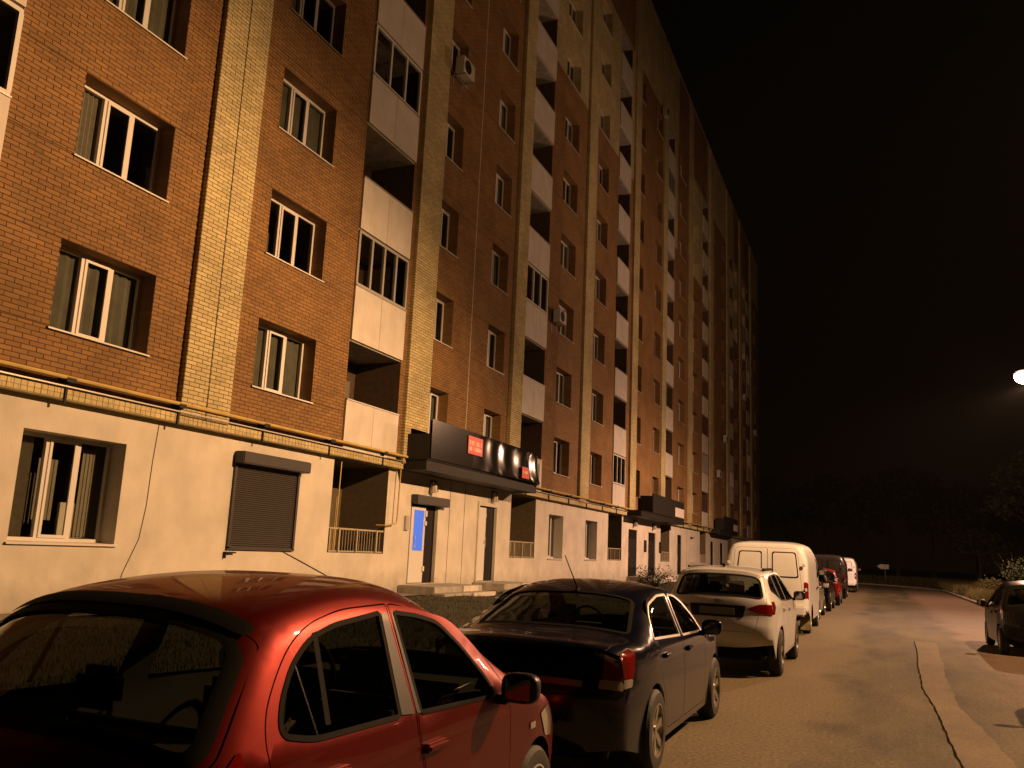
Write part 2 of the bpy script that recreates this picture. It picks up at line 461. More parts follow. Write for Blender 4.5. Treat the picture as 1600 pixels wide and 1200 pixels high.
for br, c in singles[:296]:
    link('brick', one[c], bld, L(FX+br[4]+RNG.uniform(-.002, .002), (br[0]+br[1])/2, (br[2]+br[3])/2))
for br, c in singles[296:]: rest[c].append(br)
for c in (0, 1):
    V, F, T = [], [], []
    for br in rest[c]:
        n = len(V)
        if br[0] == 'flank':
            _, a, z0, z1 = br; d = PD
            V += [(x-0, yy-BO.y, z) for z in (z0, z1) for x, yy in ((0, a-.006), (d, a-.006), (d, a+.01), (0, a+.01))]
        else:
            y0, y1, z0, z1, d0, d1 = br
            V += [(x, yy-BO.y, z) for z in (z0, z1) for x, yy in ((d0-.02, y0), (d1, y0), (d1, y1), (d0-.02, y1))]
        F += [(n, n+1, n+5, n+4), (n+1, n+2, n+6, n+5), (n+2, n+3, n+7, n+6), (n+4, n+5, n+6, n+7), (n+3, n+2, n+1, n)]
        T.append(RNG.random())
    me = bpy.data.meshes.new('brickwork'); me.from_pydata(V, [], F); me.materials.append(M['orange_brick' if c == 0 else 'yellow_brick'])
    at = me.attributes.new('tint', 'FLOAT', 'FACE'); at.data.foreach_set('value', np.repeat(np.array(T, 'f'), 5))
    tag(link('brickwork', me, bld), kind='stuff')

# ---- ground floor: plaster base with openings
PX = -.13                                    # plaster plane, behind the brickwork
ZG = .2
G_WIN = [(9.34, 11.37, 1.5, 3.23), (33.0, 34.75, 1.45, 3.2), (37.8, 39.6, 1.45, 3.2), (61.9, 63.9, 1.45, 3.2), (82.0, 84.0, 1.45, 3.2), (87.5, 89.5, 1.45, 3.2)]
G_SHUT = [(14.18, 16.38, 1.49, 3.22)]
G_LOG = [(17.74, 20.33, 1.46, 3.72), (29.0, 31.48, 1.44, 3.7), (41.4, 43.9, 1.44, 3.7), (52.7, 55.2, 1.44, 3.7), (65.5, 67.9, 1.44, 3.7), (78.6, 81, 1.44, 3.7), (90.3, 92.6, 1.44, 3.7)]
G_DOOR = [(21.68, 23.35, .66, 3.02), (26.3, 27.65, .66, 3.12), (45.25, 47.0, .62, 3.09), (49.64, 51.4, .62, 3.08), (57.6, 58.95, .62, 3.2), (70.0, 71.4, .62, 3.09), (74.6, 76.1, .62, 3.09), (96, 97.4, .62, 3.09)]
gop = [(a, b, c, d) for a, b, c, d in G_WIN+G_SHUT+G_LOG+G_DOOR]
gy = sorted(set([B0, B1] + [v for o in gop for v in o[:2]])); gz = sorted(set([ZG, 3.75] + [v for o in gop for v in o[2:]]))
pl = FB(); rv = FB()
for i in range(len(gy)-1):
    for j in range(len(gz)-1):
        ym, zm = (gy[i]+gy[i+1])/2, (gz[j]+gz[j+1])/2
        if any(a < ym < b and c < zm < d for a, b, c, d in gop): continue
        pl.q([(gy[i], gz[j], PX), (gy[i+1], gz[j], PX), (gy[i+1], gz[j+1], PX), (gy[i], gz[j+1], PX)])
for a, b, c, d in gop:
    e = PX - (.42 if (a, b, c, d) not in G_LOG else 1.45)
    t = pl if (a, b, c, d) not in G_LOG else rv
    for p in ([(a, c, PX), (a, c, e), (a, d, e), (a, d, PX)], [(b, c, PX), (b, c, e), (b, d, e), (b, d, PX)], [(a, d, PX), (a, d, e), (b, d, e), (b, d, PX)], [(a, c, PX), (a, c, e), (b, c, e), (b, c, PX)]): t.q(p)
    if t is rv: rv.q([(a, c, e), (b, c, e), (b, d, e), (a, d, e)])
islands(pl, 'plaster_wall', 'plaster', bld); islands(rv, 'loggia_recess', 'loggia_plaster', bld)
g = FB()
for y in (24.1, 25.15, 60.7): g.tube([(PX+.0, y-BO.y, .5), (PX+.004, y-BO.y, 3.7)], .009, 5)
islands(g, 'wall_seam', 'cable', bld)
g = FB(); g.b(12.925, 12.945, Z1, ROOF, PD+.002, PD+.011); g.build('expansion_joint', 'rubber_seal', bld)
g = FB(); g.b(24.62, 24.65, 4.1, 30, .004, .014); g.build('expansion_joint', 'concrete_white', bld)
g = FB(); g.tube([(PX+.006, 12.05-50, 3.7), (PX+.006, 12.0-50, 3.0), (PX+.006, 11.98-50, 2.2), (PX+.006, 11.9-50, 1.6), (PX+.006, 11.62-50, 1.0), (PX+.006, 11.55-50, .6)], .007, 5)
g.build('crack', 'cable', bld)
g = FB(); g.tube([(PX+.006, 16.0-50, 1.46), (PX+.012, 17.0-50, 1.16), (PX+.012, 18.0-50, .85), (PX+.006, 18.6-50, .55)], .011, 5)
o = g.build('cable', 'cable', None); o.location = (BO.x, BO.y, BO.z); tag(o, 'thin dark cable slanting down the plaster below the roller shutter', 'cable')

# ---- ledge over the ground floor: projecting band of bricks under a tin drip
def ledge(y0, y1):
    g = FB(); g.b(y0, y1, 3.75, 3.94, -.12, .08); g.build('ledge', 'far_yellow', bld)
    g = FB(); g.b(y0, y1, 3.943, 3.965, -.05, .15); g.build('drip_cap', 'metal', bld)
    if y0 < 12:
        h = FB()                             # bricks on edge in the near ledge
        y = 7.6
        while y < y1 - .1:
            h.b(y, y+.105, 3.765, 3.925, .078, .088+RNG.uniform(-.002, .003)); y += .118
        tag(h.build('ledge_brickwork', 'far_yellow', bld), kind='stuff')
for a, b in ((B0, 20.72), (29.15, 44.1), (55.3, 68.9), (78.4, 92.9)): ledge(a, b)

# ---- windows
def win_unit(w, h, kind):
    """three-light (A) or two-light (B) casement seen from outside, origin at the lower left corner on the brick plane"""
    fr, gl = MB(), MB()
    d0, d1 = -.40, -.33
    t = .065
    fr.box(d0, d1, 0, w, 0, t); fr.box(d0, d1, 0, w, h-t, h); fr.box(d0, d1, 0, t, t, h-t); fr.box(d0, d1, w-t, w, t, h-t)
    posts = (w*.36, w*.66) if kind == 'A' else (w*.55,)
    for i, p in enumerate(posts):
        ww = .085 if i else .06
        fr.box(d0, d1+.002, p-ww/2, p+ww/2, t, h-t)
    cells = [t] + [v for p in posts for v in (p-.04, p+.04)] + [w-t]
    for i in range(0, len(cells)-1, 2):
        a, b = cells[i], cells[i+1]
        if i == 2 or kind == 'B' and i == 0:  # an opening sash stands proud of the frame
            s_ = .05
            fr.box(d1-.01, d1+.018, a, b, t, t+s_); fr.box(d1-.01, d1+.018, a, b, h-t-s_, h-t)
            fr.box(d1-.01, d1+.018, a, a+s_, t+s_, h-t-s_); fr.box(d1-.01, d1+.018, b-s_, b, t+s_, h-t-s_)
        gl.quad((-.365, a, t), (-.365, b, t), (-.365, b, h-t), (-.365, a, h-t))
    si = MB(); si.prism([(-.33, .012), (.05, -.012), (.05, -.04), (.04, -.04), (.04, -.02), (-.33, .002)], -.04, w+.04, 'y')
    return fr, gl, si
def curtain_mesh(w, h, lo, hi):
    g = MB(); n = 18
    for i in range(n):
        a, b = lo+(hi-lo)*i/n, lo+(hi-lo)*(i+1)/n
        g.quad((-.43-.04*(i % 2), a, .02), (-.43-.04*((i+1) % 2), b, .02), (-.43-.04*((i+1) % 2), b, h-.02), (-.43-.04*(i % 2), a, h-.02))
    return g
WCACHE = {}
def window(y0, y1, z0, z1, d=0, frame='pvc', curtain=None, kind=None):
    w, h = round(y1-y0, 2), round(z1-z0, 2); kind = kind or ('A' if w > 1.6 else 'B')
    key = (w, h, frame, kind)
    if key not in WCACHE:
        fr, gl, si = win_unit(w, h, kind)
        WCACHE[key] = [x.build(n, m) for x, n, m in ((fr, 'window', frame), (gl, 'pane', 'window_glass'), (si, 'window_sill', frame if frame == 'pvc' else 'metal'))]
        for o in WCACHE[key]: COL.objects.unlink(o)
    me = [o.data for o in WCACHE[key]]
    o = link('window', me[0], bld, L(FX+d, y0, z0))
    link('pane', me[1], o); link('window_sill', me[2], o)
    if d == 0:
        rk = ('r', w, h, colour_at((y0+y1)/2, (z0+z1)/2))
        if rk not in WCACHE:
            g = MB()
            for t in ([(0, 0), (0, h)], [(w, 0), (w, h)], [(0, h), (w, h)], [(0, 0), (w, 0)]):
                (ya, za), (yb, zb) = t; g.quad((0, ya, za), (-RD, ya, za), (-RD, yb, zb), (0, yb, zb))
            WCACHE[rk] = g.build('window_reveal', 'far_yellow' if rk[3] else 'far_orange'); COL.objects.unlink(WCACHE[rk])
        link('window_reveal', WCACHE[rk].data, o)
    if curtain:
        ck = ('c', w, h, curtain)
        if ck not in WCACHE: WCACHE[ck] = curtain_mesh(w, h, *curtain[:2]).build('curtain', 'net_curtain' if len(curtain) > 2 else 'curtain'); COL.objects.unlink(WCACHE[ck])
        link('curtain', WCACHE[ck].data, o)
    return o
for k in range(NROW):
    for i, (a, b) in enumerate(WIN_A + WIN_B):
        r = random.Random(k*31+i*7).random(); w = b-a
        cur = None
        if (i in (0, 1) and k in (0, 2)) or r > .8: cur = (.07, w-.07, 1)
        elif r < .22: cur = (.08, w*.45)
        elif r < .40: cur = (w*.52, w-.08)
        elif r < .5: cur = (.07, w-.07, 1)
        window(a, b, sill(k), sill(k)+1.47, 0, 'grey_frame' if (i == 1 and k == 3) or (i > 8 and r > .7) else 'pvc', cur)
for a, b, c, d in G_WIN:
    o = window(a, b, c, d, PX, 'pvc', (.10, .55) if a < 12 else (.08, b-a-.08))
    if a < 12:
        g = MB()
        for q in range(5): g.box(-.55, -.54, .78+q*.075, .84+q*.075, .35, 1.35)
        for q in range(4): g.box(-.55, -.54, 1.62+q*.075, 1.68+q*.075, .1, 1.6)
        g.build('vertical_blind', 'curtain', o)
        g = MB(); g.box(-.60, -.57, 1.30, 1.93, .08, .66); g.build('white_board', 'white_panel', o)

# ---- roller shutter
for a, b, c, d in G_SHUT:
    sh = FB(); n = 40
    for q in range(n):
        z0 = c + (d-c)*q/n; z1 = c + (d-c)*(q+1)/n
        sh.q([(a+.05, z0, PX+.010), (b-.05, z0, PX+.010), (b-.05, (z0+z1)/2, PX+.022), (a+.05, (z0+z1)/2, PX+.022)]); sh.q([(a+.05, (z0+z1)/2, PX+.022), (b-.05, (z0+z1)/2, PX+.022), (b-.05, z1, PX+.010), (a+.05, z1, PX+.010)])
    so = sh.build('roller_shutter', 'shutter', bld)
    g = FB(); g.b(a, a+.07, c, d, PX+.002, PX+.05); g.b(b-.07, b, c, d, PX+.002, PX+.05); g.b(a, b, c-.03, c+.03, PX+.002, PX+.05); g.build('guide_rail', 'shutter', so)
    g = FB(); g.b(a-.02, b+.1, d-.01, d+.24, PX+.002, PX+.26); g.build('shutter_box', 'shutter', so, bevel=.02)
    g = FB(); g.b(a-.05, a+.25, c-.1, c-.07, PX, PX+.08); g.b(a-.05, a-.02, c-.2, c-.07, PX, PX+.06); g.build('bracket', 'dark_steel', so)

# ---- loggias of the upper floors
GLAZED = {(1, 1): 'grey_frame', (1, 3): 'pvc', (2, 2): 'pvc', (3, 0): 'pvc', (0, 2): 'pvc', (0, 1): 'pvc', (0, 0): 'pvc', (5, 1): 'grey_frame', (7, 2): 'pvc', (6, 4): 'pvc', (4, 7): 'grey_frame', (7, 5): 'pvc', (6, 1): 'pvc'}
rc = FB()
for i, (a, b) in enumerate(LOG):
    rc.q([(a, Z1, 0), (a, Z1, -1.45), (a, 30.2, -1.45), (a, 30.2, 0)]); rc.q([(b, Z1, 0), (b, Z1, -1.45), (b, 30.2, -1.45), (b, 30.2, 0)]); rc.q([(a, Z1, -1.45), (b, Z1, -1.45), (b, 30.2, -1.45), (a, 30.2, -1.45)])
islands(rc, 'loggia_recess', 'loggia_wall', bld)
for i, (a, b) in enumerate(LOG):
    for k in range(NROW+1):
        g = FB(); g.b(a+.004, b-.004, 3.70+ST*k+.04, 3.9+ST*k, -1.44, -.012); s_ = g.build('loggia_slab', 'concrete', bld)
        if k == NROW: continue
        g = FB(); m_ = (a+b)/2
        for u0, u1 in ((a+.01, m_-.006), (m_+.006, b-.01)): g.b(u0, u1, 3.78+ST*k, 5.17+ST*k, -.01, .06)
        p_ = g.build('loggia_panel', 'white_panel', bld)
        g = FB(); g.b(a+.01, b-.01, 5.172+ST*k, 5.20+ST*k, -.03, .085); g.build('panel_cap', 'metal', p_)
        if (i, k) in GLAZED:
            fr, gl = FB(), FB(); n = 4 if GLAZED[(i, k)] == 'grey_frame' else 3; z0, z1 = 5.2+ST*k, 6.66+ST*k
            fr.b(a+.02, b-.02, z0, z0+.07, -.02, .05); fr.b(a+.02, b-.02, z1-.07, z1, -.02, .05)
            for q in range(n+1):
                y = a+.05+(b-a-.1)*q/n; fr.b(y-.04, y+.04, z0+.07, z1-.07, -.02, .05)
            gl.q([(a+.06, z0+.06, .01), (b-.06, z0+.06, .01), (b-.06, z1-.06, .01), (a+.06, z1-.06, .01)])
            fo = fr.build('loggia_glazing', GLAZED[(i, k)], bld); gl.build('pane', 'window_glass', fo)
        elif i < 5:
            g = FB(); g.b(a+.3, a+1.05, 3.95+ST*k, 6.1+ST*k, -1.44, -1.40); g.b(a+1.15, b-.3, 4.9+ST*k, 6.1+ST*k, -1.44, -1.40)
            dd = g.build('balcony_door', 'interior', bld)
            g = FB(); g.b(a+.98, a+1.05, 3.95+ST*k, 6.1+ST*k, -1.398, -1.37); g.b(a+1.15, a+1.2, 4.9+ST*k, 6.1+ST*k, -1.398, -1.37); g.build('door_frame', 'grey_frame', dd)

# ---- ground floor loggia railings and walls
for i, (a, b, c, d) in enumerate(G_LOG):
    g = FB(); y = a+.06
    g.b(a+.02, b-.02, c+.56, c+.60, PX-.06, PX-.02); g.b(a+.02, b-.02, c+.02, c+.05, PX-.06, PX-.02)
    while y < b-.04: g.b(y-.007, y+.007, c+.05, c+.56, PX-.05, PX-.035); y += .125
    for y in (a+.05, a+.45, a+1.25, b-.4): g.b(y-.022, y+.022, c+.0, c+.58, PX-.018, PX+.02)
    g.build('railing', 'rail_paint', bld)
    if i == 0:
        g = FB(); g.b(a+.5, a+1.4, c, d-.25, PX-1.44, PX-1.39); g.build('balcony_door', 'interior', bld)
        g = FB(); g.tube([(PX-.03, a+.32-50, 1.5), (PX-.03, a+.34-50, 2.7), (PX-.03, a+.36-50, 3.7)], .018, 6); g.tube([(PX-.03, a+.26-50, 1.5), (PX-.03, a+.28-50, 2.8)], .012, 6)
        g.build('riser_pipe', 'gas_yellow', bld)

# ---- doors
def door(i, a, b, c, d):
    g = FB(); g.b(a, b, c, d, PX-.30, PX-.262)
    fr = FB(); fr.b(a, a+.07, c, d, PX-.26, PX-.14); fr.b(b-.07, b, c, d, PX-.26, PX-.14); fr.b(a+.07, b-.07, d-.08, d, PX-.26, PX-.14)
    if i == 0:
        w = FB(); m_ = a+.92; w.b(a+.08, m_, c+.02, d-.20, PX-.06, PX-.01); do = w.build('door', 'pvc', bld)
        w = FB(); w.b(a+.24, m_-.13, c+.92, d-.30, PX-.008, PX+.004); w.build('pane', 'blue_pane', do)
        w = FB(); w.tube([(PX-.0, a+.26-50, 1.66), (PX+.05, a+.27-50, 1.66), (PX+.05, a+.27-50, 1.98), (PX, a+.26-50, 1.98)], .013, 6); w.build('handle', 'pvc', do)
        
        for za, zb in ((2.55, 2.72), (1.0, 1.14), (2.3, 2.42)): w = FB(); w.b(m_-.06, m_+.03, za, zb, PX-.008, PX+.03); w.build('hinge', 'pvc', do)
        w = FB(); w.b(m_+.035, b-.005, c, d-.14, PX-.25, PX-.10); w.build('door', 'black_door', bld)
        w = FB(); w.b(a-.03, b+.32, d-.14, d+.12, PX+.002, PX+.22); w.build('shutter_box', 'shutter', do, bevel=.015)
        w = FB(); w.b(a-.34, a-.14, 2.12, 2.52, PX+.002, PX+.06); w.build('intercom', 'grey_frame', bld, bevel=.01)
    elif i == 1:
        w = FB(); w.b(a-.06, a+.52, c+.02, d-.06, PX-.05, PX+.02); do = w.build('door', 'pvc', bld)
        w = FB(); w.tube([(PX+.02, a+.42-50, 1.9), (PX+.06, a+.40-50, 1.9), (PX+.06, a+.40-50, 2.0)], .012, 6); w.build('handle', 'dark_steel', do)
        w = FB(); w.b(a-.14, a-.06, c, d+.0, PX+.002, PX+.05); w.b(b, b+.12, c, d, PX+.002, PX+.05); w.b(a-.14, b+.12, d, d+.13, PX+.002, PX+.05); w.build('door_frame', 'plaster', do)
        w = FB(); w.b(a+.525, b-.005, c, d-.02, PX-.2, PX-.05); dk = w.build('door', 'black_door', bld)
        w = FB(); w.b(a+.62, a+.65, 1.75, 2.1, PX-.05, PX-.01); w.b(a+.60, a+.67, 2.75, 2.9, PX-.05, PX-.03); w.build('handle', 'metal', dk)
    else:
        w = FB(); w.b(a, b, c, d, PX-.12, PX-.05); do = w.build('door', 'black_door', bld)
        w = FB(); w.b(a+.12, a+.16, 1.6, 1.9, PX-.05, PX-.0); w.build('handle', 'metal', do)
        w = FB(); w.b(a+.08, b-.08, 1.1, 2.6, PX-.05, PX-.043); w.build('door_panel', 'dark_steel', do)
for i, q in enumerate(G_DOOR): door(i, *q)

# ---- canopies over the stair entrances
for n, (a, b) in enumerate(((20.75, 29.1), (44.3, 55.2), (69.1, 78.2))):
    g = FB(); g.b(a, b, 3.74, 4.02, -.13, .78); g.b(a-.03, b+.03, 4.022, 4.05, -.002, .83); cp = g.build('canopy', 'dark_steel', bld)

# ---- gas pipe
def gas_pipe(y0, y1, label, drop):
    g = FB(); x = .17
    pts = [(x, y0-50, 4.09), (x, y1-50, 4.09)]
    g.tube(pts, .036, 8)
    if drop: g.tube([(x, y1-50, 4.09), (.05, y1-.05-50, 4.06), (.03, y1-.05-50, 3.98), (.03, y1-.08-50, 2.35), (.03, y1-.12-50, 2.28), (.03, y1-.7-50, 2.2), (-.2, y1-.75-50, 2.2)], .02, 8)
    o = g.build('gas_pipe', 'gas_yellow', None, smooth=True); o.location = tuple(BO)
    tag(o, label, 'pipe', 'yellow gas pipes along the ledge')
    y = y0+.6
    while y < y1: h = FB(); h.b(y-.09, y+.09, 4.02, 4.10, .0, .205); h.b(y-.02, y+.02, 3.7, 4.021, .09, .12); h.build('pipe_bracket', 'dark_steel', o); y += 2.45
gas_pipe(B0, 20.75, 'yellow gas pipe along the ledge under the nearest brick wall', True)
gas_pipe(29.2, 44.2, 'gas pipe along the ledge beyond the glossy black banner', False)
gas_pipe(55.4, 68.9, 'thin gas pipe along the ledge past the second entrance canopy', False)

# ---- wall lamps (unlit, caged) above the doors
def wall_lamp(y, z, label):
    e = empty('wall_lamp', (FX+PX, y, z), label, 'wall lamp', 'unlit caged lamps over the entrance doors')
    g = MB(); g.lathe([(0, .002), (0, .075), (-.28, .12), (-.32, .11), (-.32, .0)], 'z', (.13, 0, .16), 16); g.build('lamp_glass', 'lamp_glass', e, smooth=True)
    g = MB(); g.box(0, .13, -.03, .03, .15, .2); g.lathe([(.16, .085), (.19, .085), (.21, .02)], 'z', (.13, 0, 0), 12); g.build('bracket', 'dark_steel', e)
    g = MB()
    for k in range(8):
        t = k*math.pi/4; g.tube([(.13+.085*math.cos(t), .085*math.sin(t), .16), (.13+.13*math.cos(t), .13*math.sin(t), -.13)], .005, 4)
    g.build('cage', 'dark_steel', e)
wall_lamp(22.75, 3.42, 'caged wall lamp above the door with the blue pane')
wall_lamp(27.25, 3.45, 'caged wall lamp above the white and black door')
wall_lamp(46.2, 3.42, 'caged wall lamp over the nearer dark door of the second entrance')
wall_lamp(50.6, 3.42, 'caged wall lamp over the farther dark door of the second entrance')
for y in (48.6, 52.3):
    g = FB(); g.b(y, y+.5, 1.95, 2.6, PX+.002, PX+.04); g.build('notice_board', 'dark_steel', bld)

# ---- the black banner on the first canopy: a frame and a loose glossy film
e = empty('banner_sign', (FX+.83, 24.9, 4.06), 'glossy black banner with two red squares rippling on the entrance canopy', 'sign')
EO = Vector((FX+.83, 24.9, 4.06))
g = MB(); ny, nz = 150, 22; ya, yb, za, zb = 20.78, 29.0, 4.06, 5.14
idx = {}
for i in range(ny+1):
    for j in range(nz+1):
        u, v = i/ny, j/nz; y = ya+(yb-ya)*u
        ph = (y-ya)/1.28; grow = max(0, (u-.33)/.67)**.7
        env = 1-(2*v-1)**6
        xx = grow*(env*.054*math.sin(2*math.pi*ph*1.02+.75*math.sin(math.pi*v)+.8*math.sin(1.9*ph)) - .125*(zb-za)*(v-.5))
        idx[i, j] = len(g.v); g.v.append((xx+.05, y-EO.y, za+(zb-za)*v-EO.z))
for i in range(ny):
    for j in range(nz): g.f.append((idx[i, j], idx[i+1, j], idx[i+1, j+1], idx[i, j+1])); g.mi.append(0)
g.build('film', 'banner', e, smooth=True)
g = MB(); g.box(-.72, -.005, ya-EO.y, ya-EO.y+.05, 0, .68); g.box(-.05, -.02, ya-EO.y+.05, yb-EO.y, -.0, 1.06); g.build('frame', 'dark_steel', e)
g = MB(); g.box(-.02, .09, yb-EO.y, yb-EO.y+.12, -.06, .72); g.build('end_post', 'pvc', e)
def banner_label(y0, y1, z0, z1, x):
    g = MB(); g.box(x-.01, x, y0-EO.y, y1-EO.y, z0-EO.z, z1-EO.z); q = g.build('red_square', 'banner_red', e)
    return q
q = banner_label(23.02, 24.05, 4.47, 5.0, .085)
q2 = banner_label(27.1, 27.75, 4.12, 4.5, .19)
def print_line(y0, y1, z, h, x, parent):
    """small white print, too blurred to read in the photograph: strokes of letter height"""
    g = MB(); y = y0; r = random.Random(int(z*100))
    while y < y1-.03:
        w = r.choice((.045, .055, .065)); b = .014
        if r.random() > .1:
            g.box(x-.002, x, y, y+b, z, z+h)
            if r.random() > .25: g.box(x-.002, x, y+w-b, y+w, z, z+h)
            for q in (0, .5, 1):
                if r.random() > .4: g.box(x-.002, x+.0005, y+b, y+w-b, z+q*(h-b), z+q*(h-b)+b)
        y += w+.018
    g.v = [(p[0], p[1]-EO.y, p[2]-EO.z) for p in g.v]
    g.build('lettering', 'white_print', parent)
print_line(23.1, 23.97, 4.74, .13, .088, q); print_line(23.1, 23.97, 4.57, .12, .088, q)
print_line(27.16, 27.7, 4.28, .09, .193, q2)
# second and third entrance signs
for a, b, zt, lab in ((46.6, 54.9, 5.1, 'dark sign board on the second entrance canopy'), (70.6, 77.9, 5.15, 'dark sign board on the third entrance canopy')):
    e2 = empty('banner_sign', (FX+.83, a, 4.06), lab, 'sign')
    g = MB(); g.box(-.7, .0, 0, .04, 0, .9); g.box(-.03, .02, .04, b-a, 0, zt-4.06); g.build('board', 'dark_steel', e2)
    g = MB(); g.box(.022, .04, (b-a)*.68, b-a-.1, .08, .62); g.build('white_plate', 'white_panel', e2)

# ---- air conditioners on the facade
def air_conditioner(y, z, label, d=0.0):
    e = empty('air_conditioner', (FX+d, y, z), label, 'air conditioner', 'outdoor air conditioning units on the facade')
    g = MB(); g.box(.12, .42, -.40, .40, .0, .56); g.build('casing', 'ac_white', e, bevel=.015)
    g = MB(); g.lathe([(0, .01), (0, .22), (.012, .22), (.012, .2), (.004, .2), (.004, .05), (.015, .05), (.015, .0)], 'x', (.421, -.1, .28), 20); g.build('fan_grille', 'dark_steel', e)
    
    for q in (-.32, .28): g = MB(); g.box(0, .45, q, q+.04, -.04, -.005); g.box(0, .03, q, q+.04, -.35, -.039); g.build('bracket', 'metal', e)
for y, z, lab, d in ((22.4, 16.35, 'air conditioner beside the yellow pilaster beside the high loggia', PD), (32.35, 10.9, 'air conditioner under a window right of the white glazed loggia', 0),
                  (51.2, 29.7, 'air conditioner high on the dark brick by the parapet', 0), (75.0, 11.6, 'air conditioner low on the third stair bay', 0), (71.7, 8.3, 'pale air conditioner over the third entrance', 0),
                  (86.9, 21.5, 'upper air conditioner near the far end of the facade', 0), (87.0, 17.4, 'lower air conditioner near the far end of the facade', 0), (95.2, 15.0, 'air conditioner on the last stretch of wall', 0)):
    air_conditioner(y, z, lab, d)

# ---- entrance steps
def steps(y0, y1, lab):
    e = empty('entrance_steps', (FX+PX+.6, (y0+y1)/2, .3), lab, 'steps', 'concrete steps at the stair entrances')
    w = (y1-y0)/2
    g = MB(); g.box(-.58, .55, -w, w, -.2, .34); g.build('landing', 'concrete', e, bevel=.015)
    g = MB(); g.box(.552, .95, -w-.15, w+.15, -.2, .18); g.build('step', 'concrete', e, bevel=.015)
    g = MB(); g.box(.952, 1.35, -w-.3, w+.3, -.2, .04); g.build('step', 'concrete', e, bevel=.015)
    g = MB(); g.box(.554, .60, w*.1, w*.75, .185, .345); g.box(.954, 1.0, w*.0, w*.95, .042, .182); g.box(1.352, 1.4, -w*.1, w*.9, -.1, .042); g.build('white_riser', 'concrete_white', e)
steps(21.2, 24.3, 'low concrete steps below the door with the blue pane')
steps(26.0, 28.6, 'low concrete steps below the white and black door')
steps(45.0, 51.8, 'low concrete steps below the two dark doors')
# ================================================================== THE SITE
GLOW_HAZE = .00004
def surface_mat(name, col, dark, scale, along=1.0, rough=.85, bump=.6, bscale=70, second=None, fine=.3):
    m = mat(name, col, rough, bump=bump, bscale=bscale)
    n = m.node_tree.nodes; k = m.node_tree.links; b = n['Principled BSDF']
    t = n.new('ShaderNodeNewGeometry'); mp = n.new('ShaderNodeMapping'); mp.inputs['Scale'].default_value = (1, along, 1)
    k.new(t.outputs['Position'], mp.inputs['Vector'])
    x = n.new('ShaderNodeTexNoise'); x.inputs['Scale'].default_value = scale; x.inputs['Detail'].default_value = 8; x.inputs['Roughness'].default_value = .62
    k.new(mp.outputs[0], x.inputs['Vector'])
    r = n.new('ShaderNodeValToRGB'); e = r.color_ramp.elements
    e[0].position = .33; e[0].color = (*dark, 1); e[1].position = .66; e[1].color = (*col, 1)
    k.new(x.outputs['Fac'], r.inputs['Fac'])
    f = n.new('ShaderNodeTexNoise'); f.inputs['Scale'].default_value = 28; f.inputs['Detail'].default_value = 6
    k.new(t.outputs['Position'], f.inputs['Vector'])
    fr = n.new('ShaderNodeMapRange'); fr.inputs['From Min'].default_value = .3; fr.inputs['From Max'].default_value = .7; fr.inputs['To Min'].default_value = 1-fine; fr.inputs['To Max'].default_value = 1+fine
    k.new(f.outputs['Fac'], fr.inputs['Value'])
    h = n.new('ShaderNodeMix'); h.data_type = 'RGBA'; h.blend_type = 'MULTIPLY'; h.inputs['Factor'].default_value = 1
    k.new(r.outputs['Color'], h.inputs[6]); k.new(fr.outputs['Result'], h.inputs[7]); k.new(h.outputs[2], b.inputs['Base Color'])
    return m
am = surface_mat('asphalt', (.112, .090, .047), (.024, .018, .010), .85, .26)
def pale_edges(m):
    """outside the driven lanes: dry pale dust along the parked row, a paler pinkish tone on the right"""
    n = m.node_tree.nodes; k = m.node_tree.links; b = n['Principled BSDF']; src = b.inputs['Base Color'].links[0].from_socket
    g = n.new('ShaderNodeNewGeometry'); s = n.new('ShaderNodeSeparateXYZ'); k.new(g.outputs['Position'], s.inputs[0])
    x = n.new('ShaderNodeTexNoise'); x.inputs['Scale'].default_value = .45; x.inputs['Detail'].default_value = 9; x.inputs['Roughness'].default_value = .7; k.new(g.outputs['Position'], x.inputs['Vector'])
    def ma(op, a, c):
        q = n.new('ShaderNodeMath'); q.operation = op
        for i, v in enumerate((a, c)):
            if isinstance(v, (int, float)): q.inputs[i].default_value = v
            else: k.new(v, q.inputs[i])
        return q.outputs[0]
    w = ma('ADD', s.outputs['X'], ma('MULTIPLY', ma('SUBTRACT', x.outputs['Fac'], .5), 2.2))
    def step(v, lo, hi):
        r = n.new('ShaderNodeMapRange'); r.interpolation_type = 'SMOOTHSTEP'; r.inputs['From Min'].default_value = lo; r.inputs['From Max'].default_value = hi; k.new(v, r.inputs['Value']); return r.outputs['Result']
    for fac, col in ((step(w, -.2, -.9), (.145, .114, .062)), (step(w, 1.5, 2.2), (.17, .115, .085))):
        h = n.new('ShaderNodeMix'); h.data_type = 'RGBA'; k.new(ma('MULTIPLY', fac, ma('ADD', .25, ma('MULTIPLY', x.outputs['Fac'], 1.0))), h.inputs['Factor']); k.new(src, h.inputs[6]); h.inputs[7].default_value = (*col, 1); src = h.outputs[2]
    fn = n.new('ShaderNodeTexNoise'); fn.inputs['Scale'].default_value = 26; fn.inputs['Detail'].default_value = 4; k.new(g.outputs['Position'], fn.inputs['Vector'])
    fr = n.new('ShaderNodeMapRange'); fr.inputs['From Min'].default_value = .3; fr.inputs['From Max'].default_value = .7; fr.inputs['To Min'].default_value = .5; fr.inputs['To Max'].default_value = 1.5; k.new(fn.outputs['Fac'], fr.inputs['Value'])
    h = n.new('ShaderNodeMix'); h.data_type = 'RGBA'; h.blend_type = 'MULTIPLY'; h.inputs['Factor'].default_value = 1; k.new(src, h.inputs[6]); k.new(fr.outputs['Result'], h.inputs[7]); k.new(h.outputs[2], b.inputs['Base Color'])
pale_edges(am)
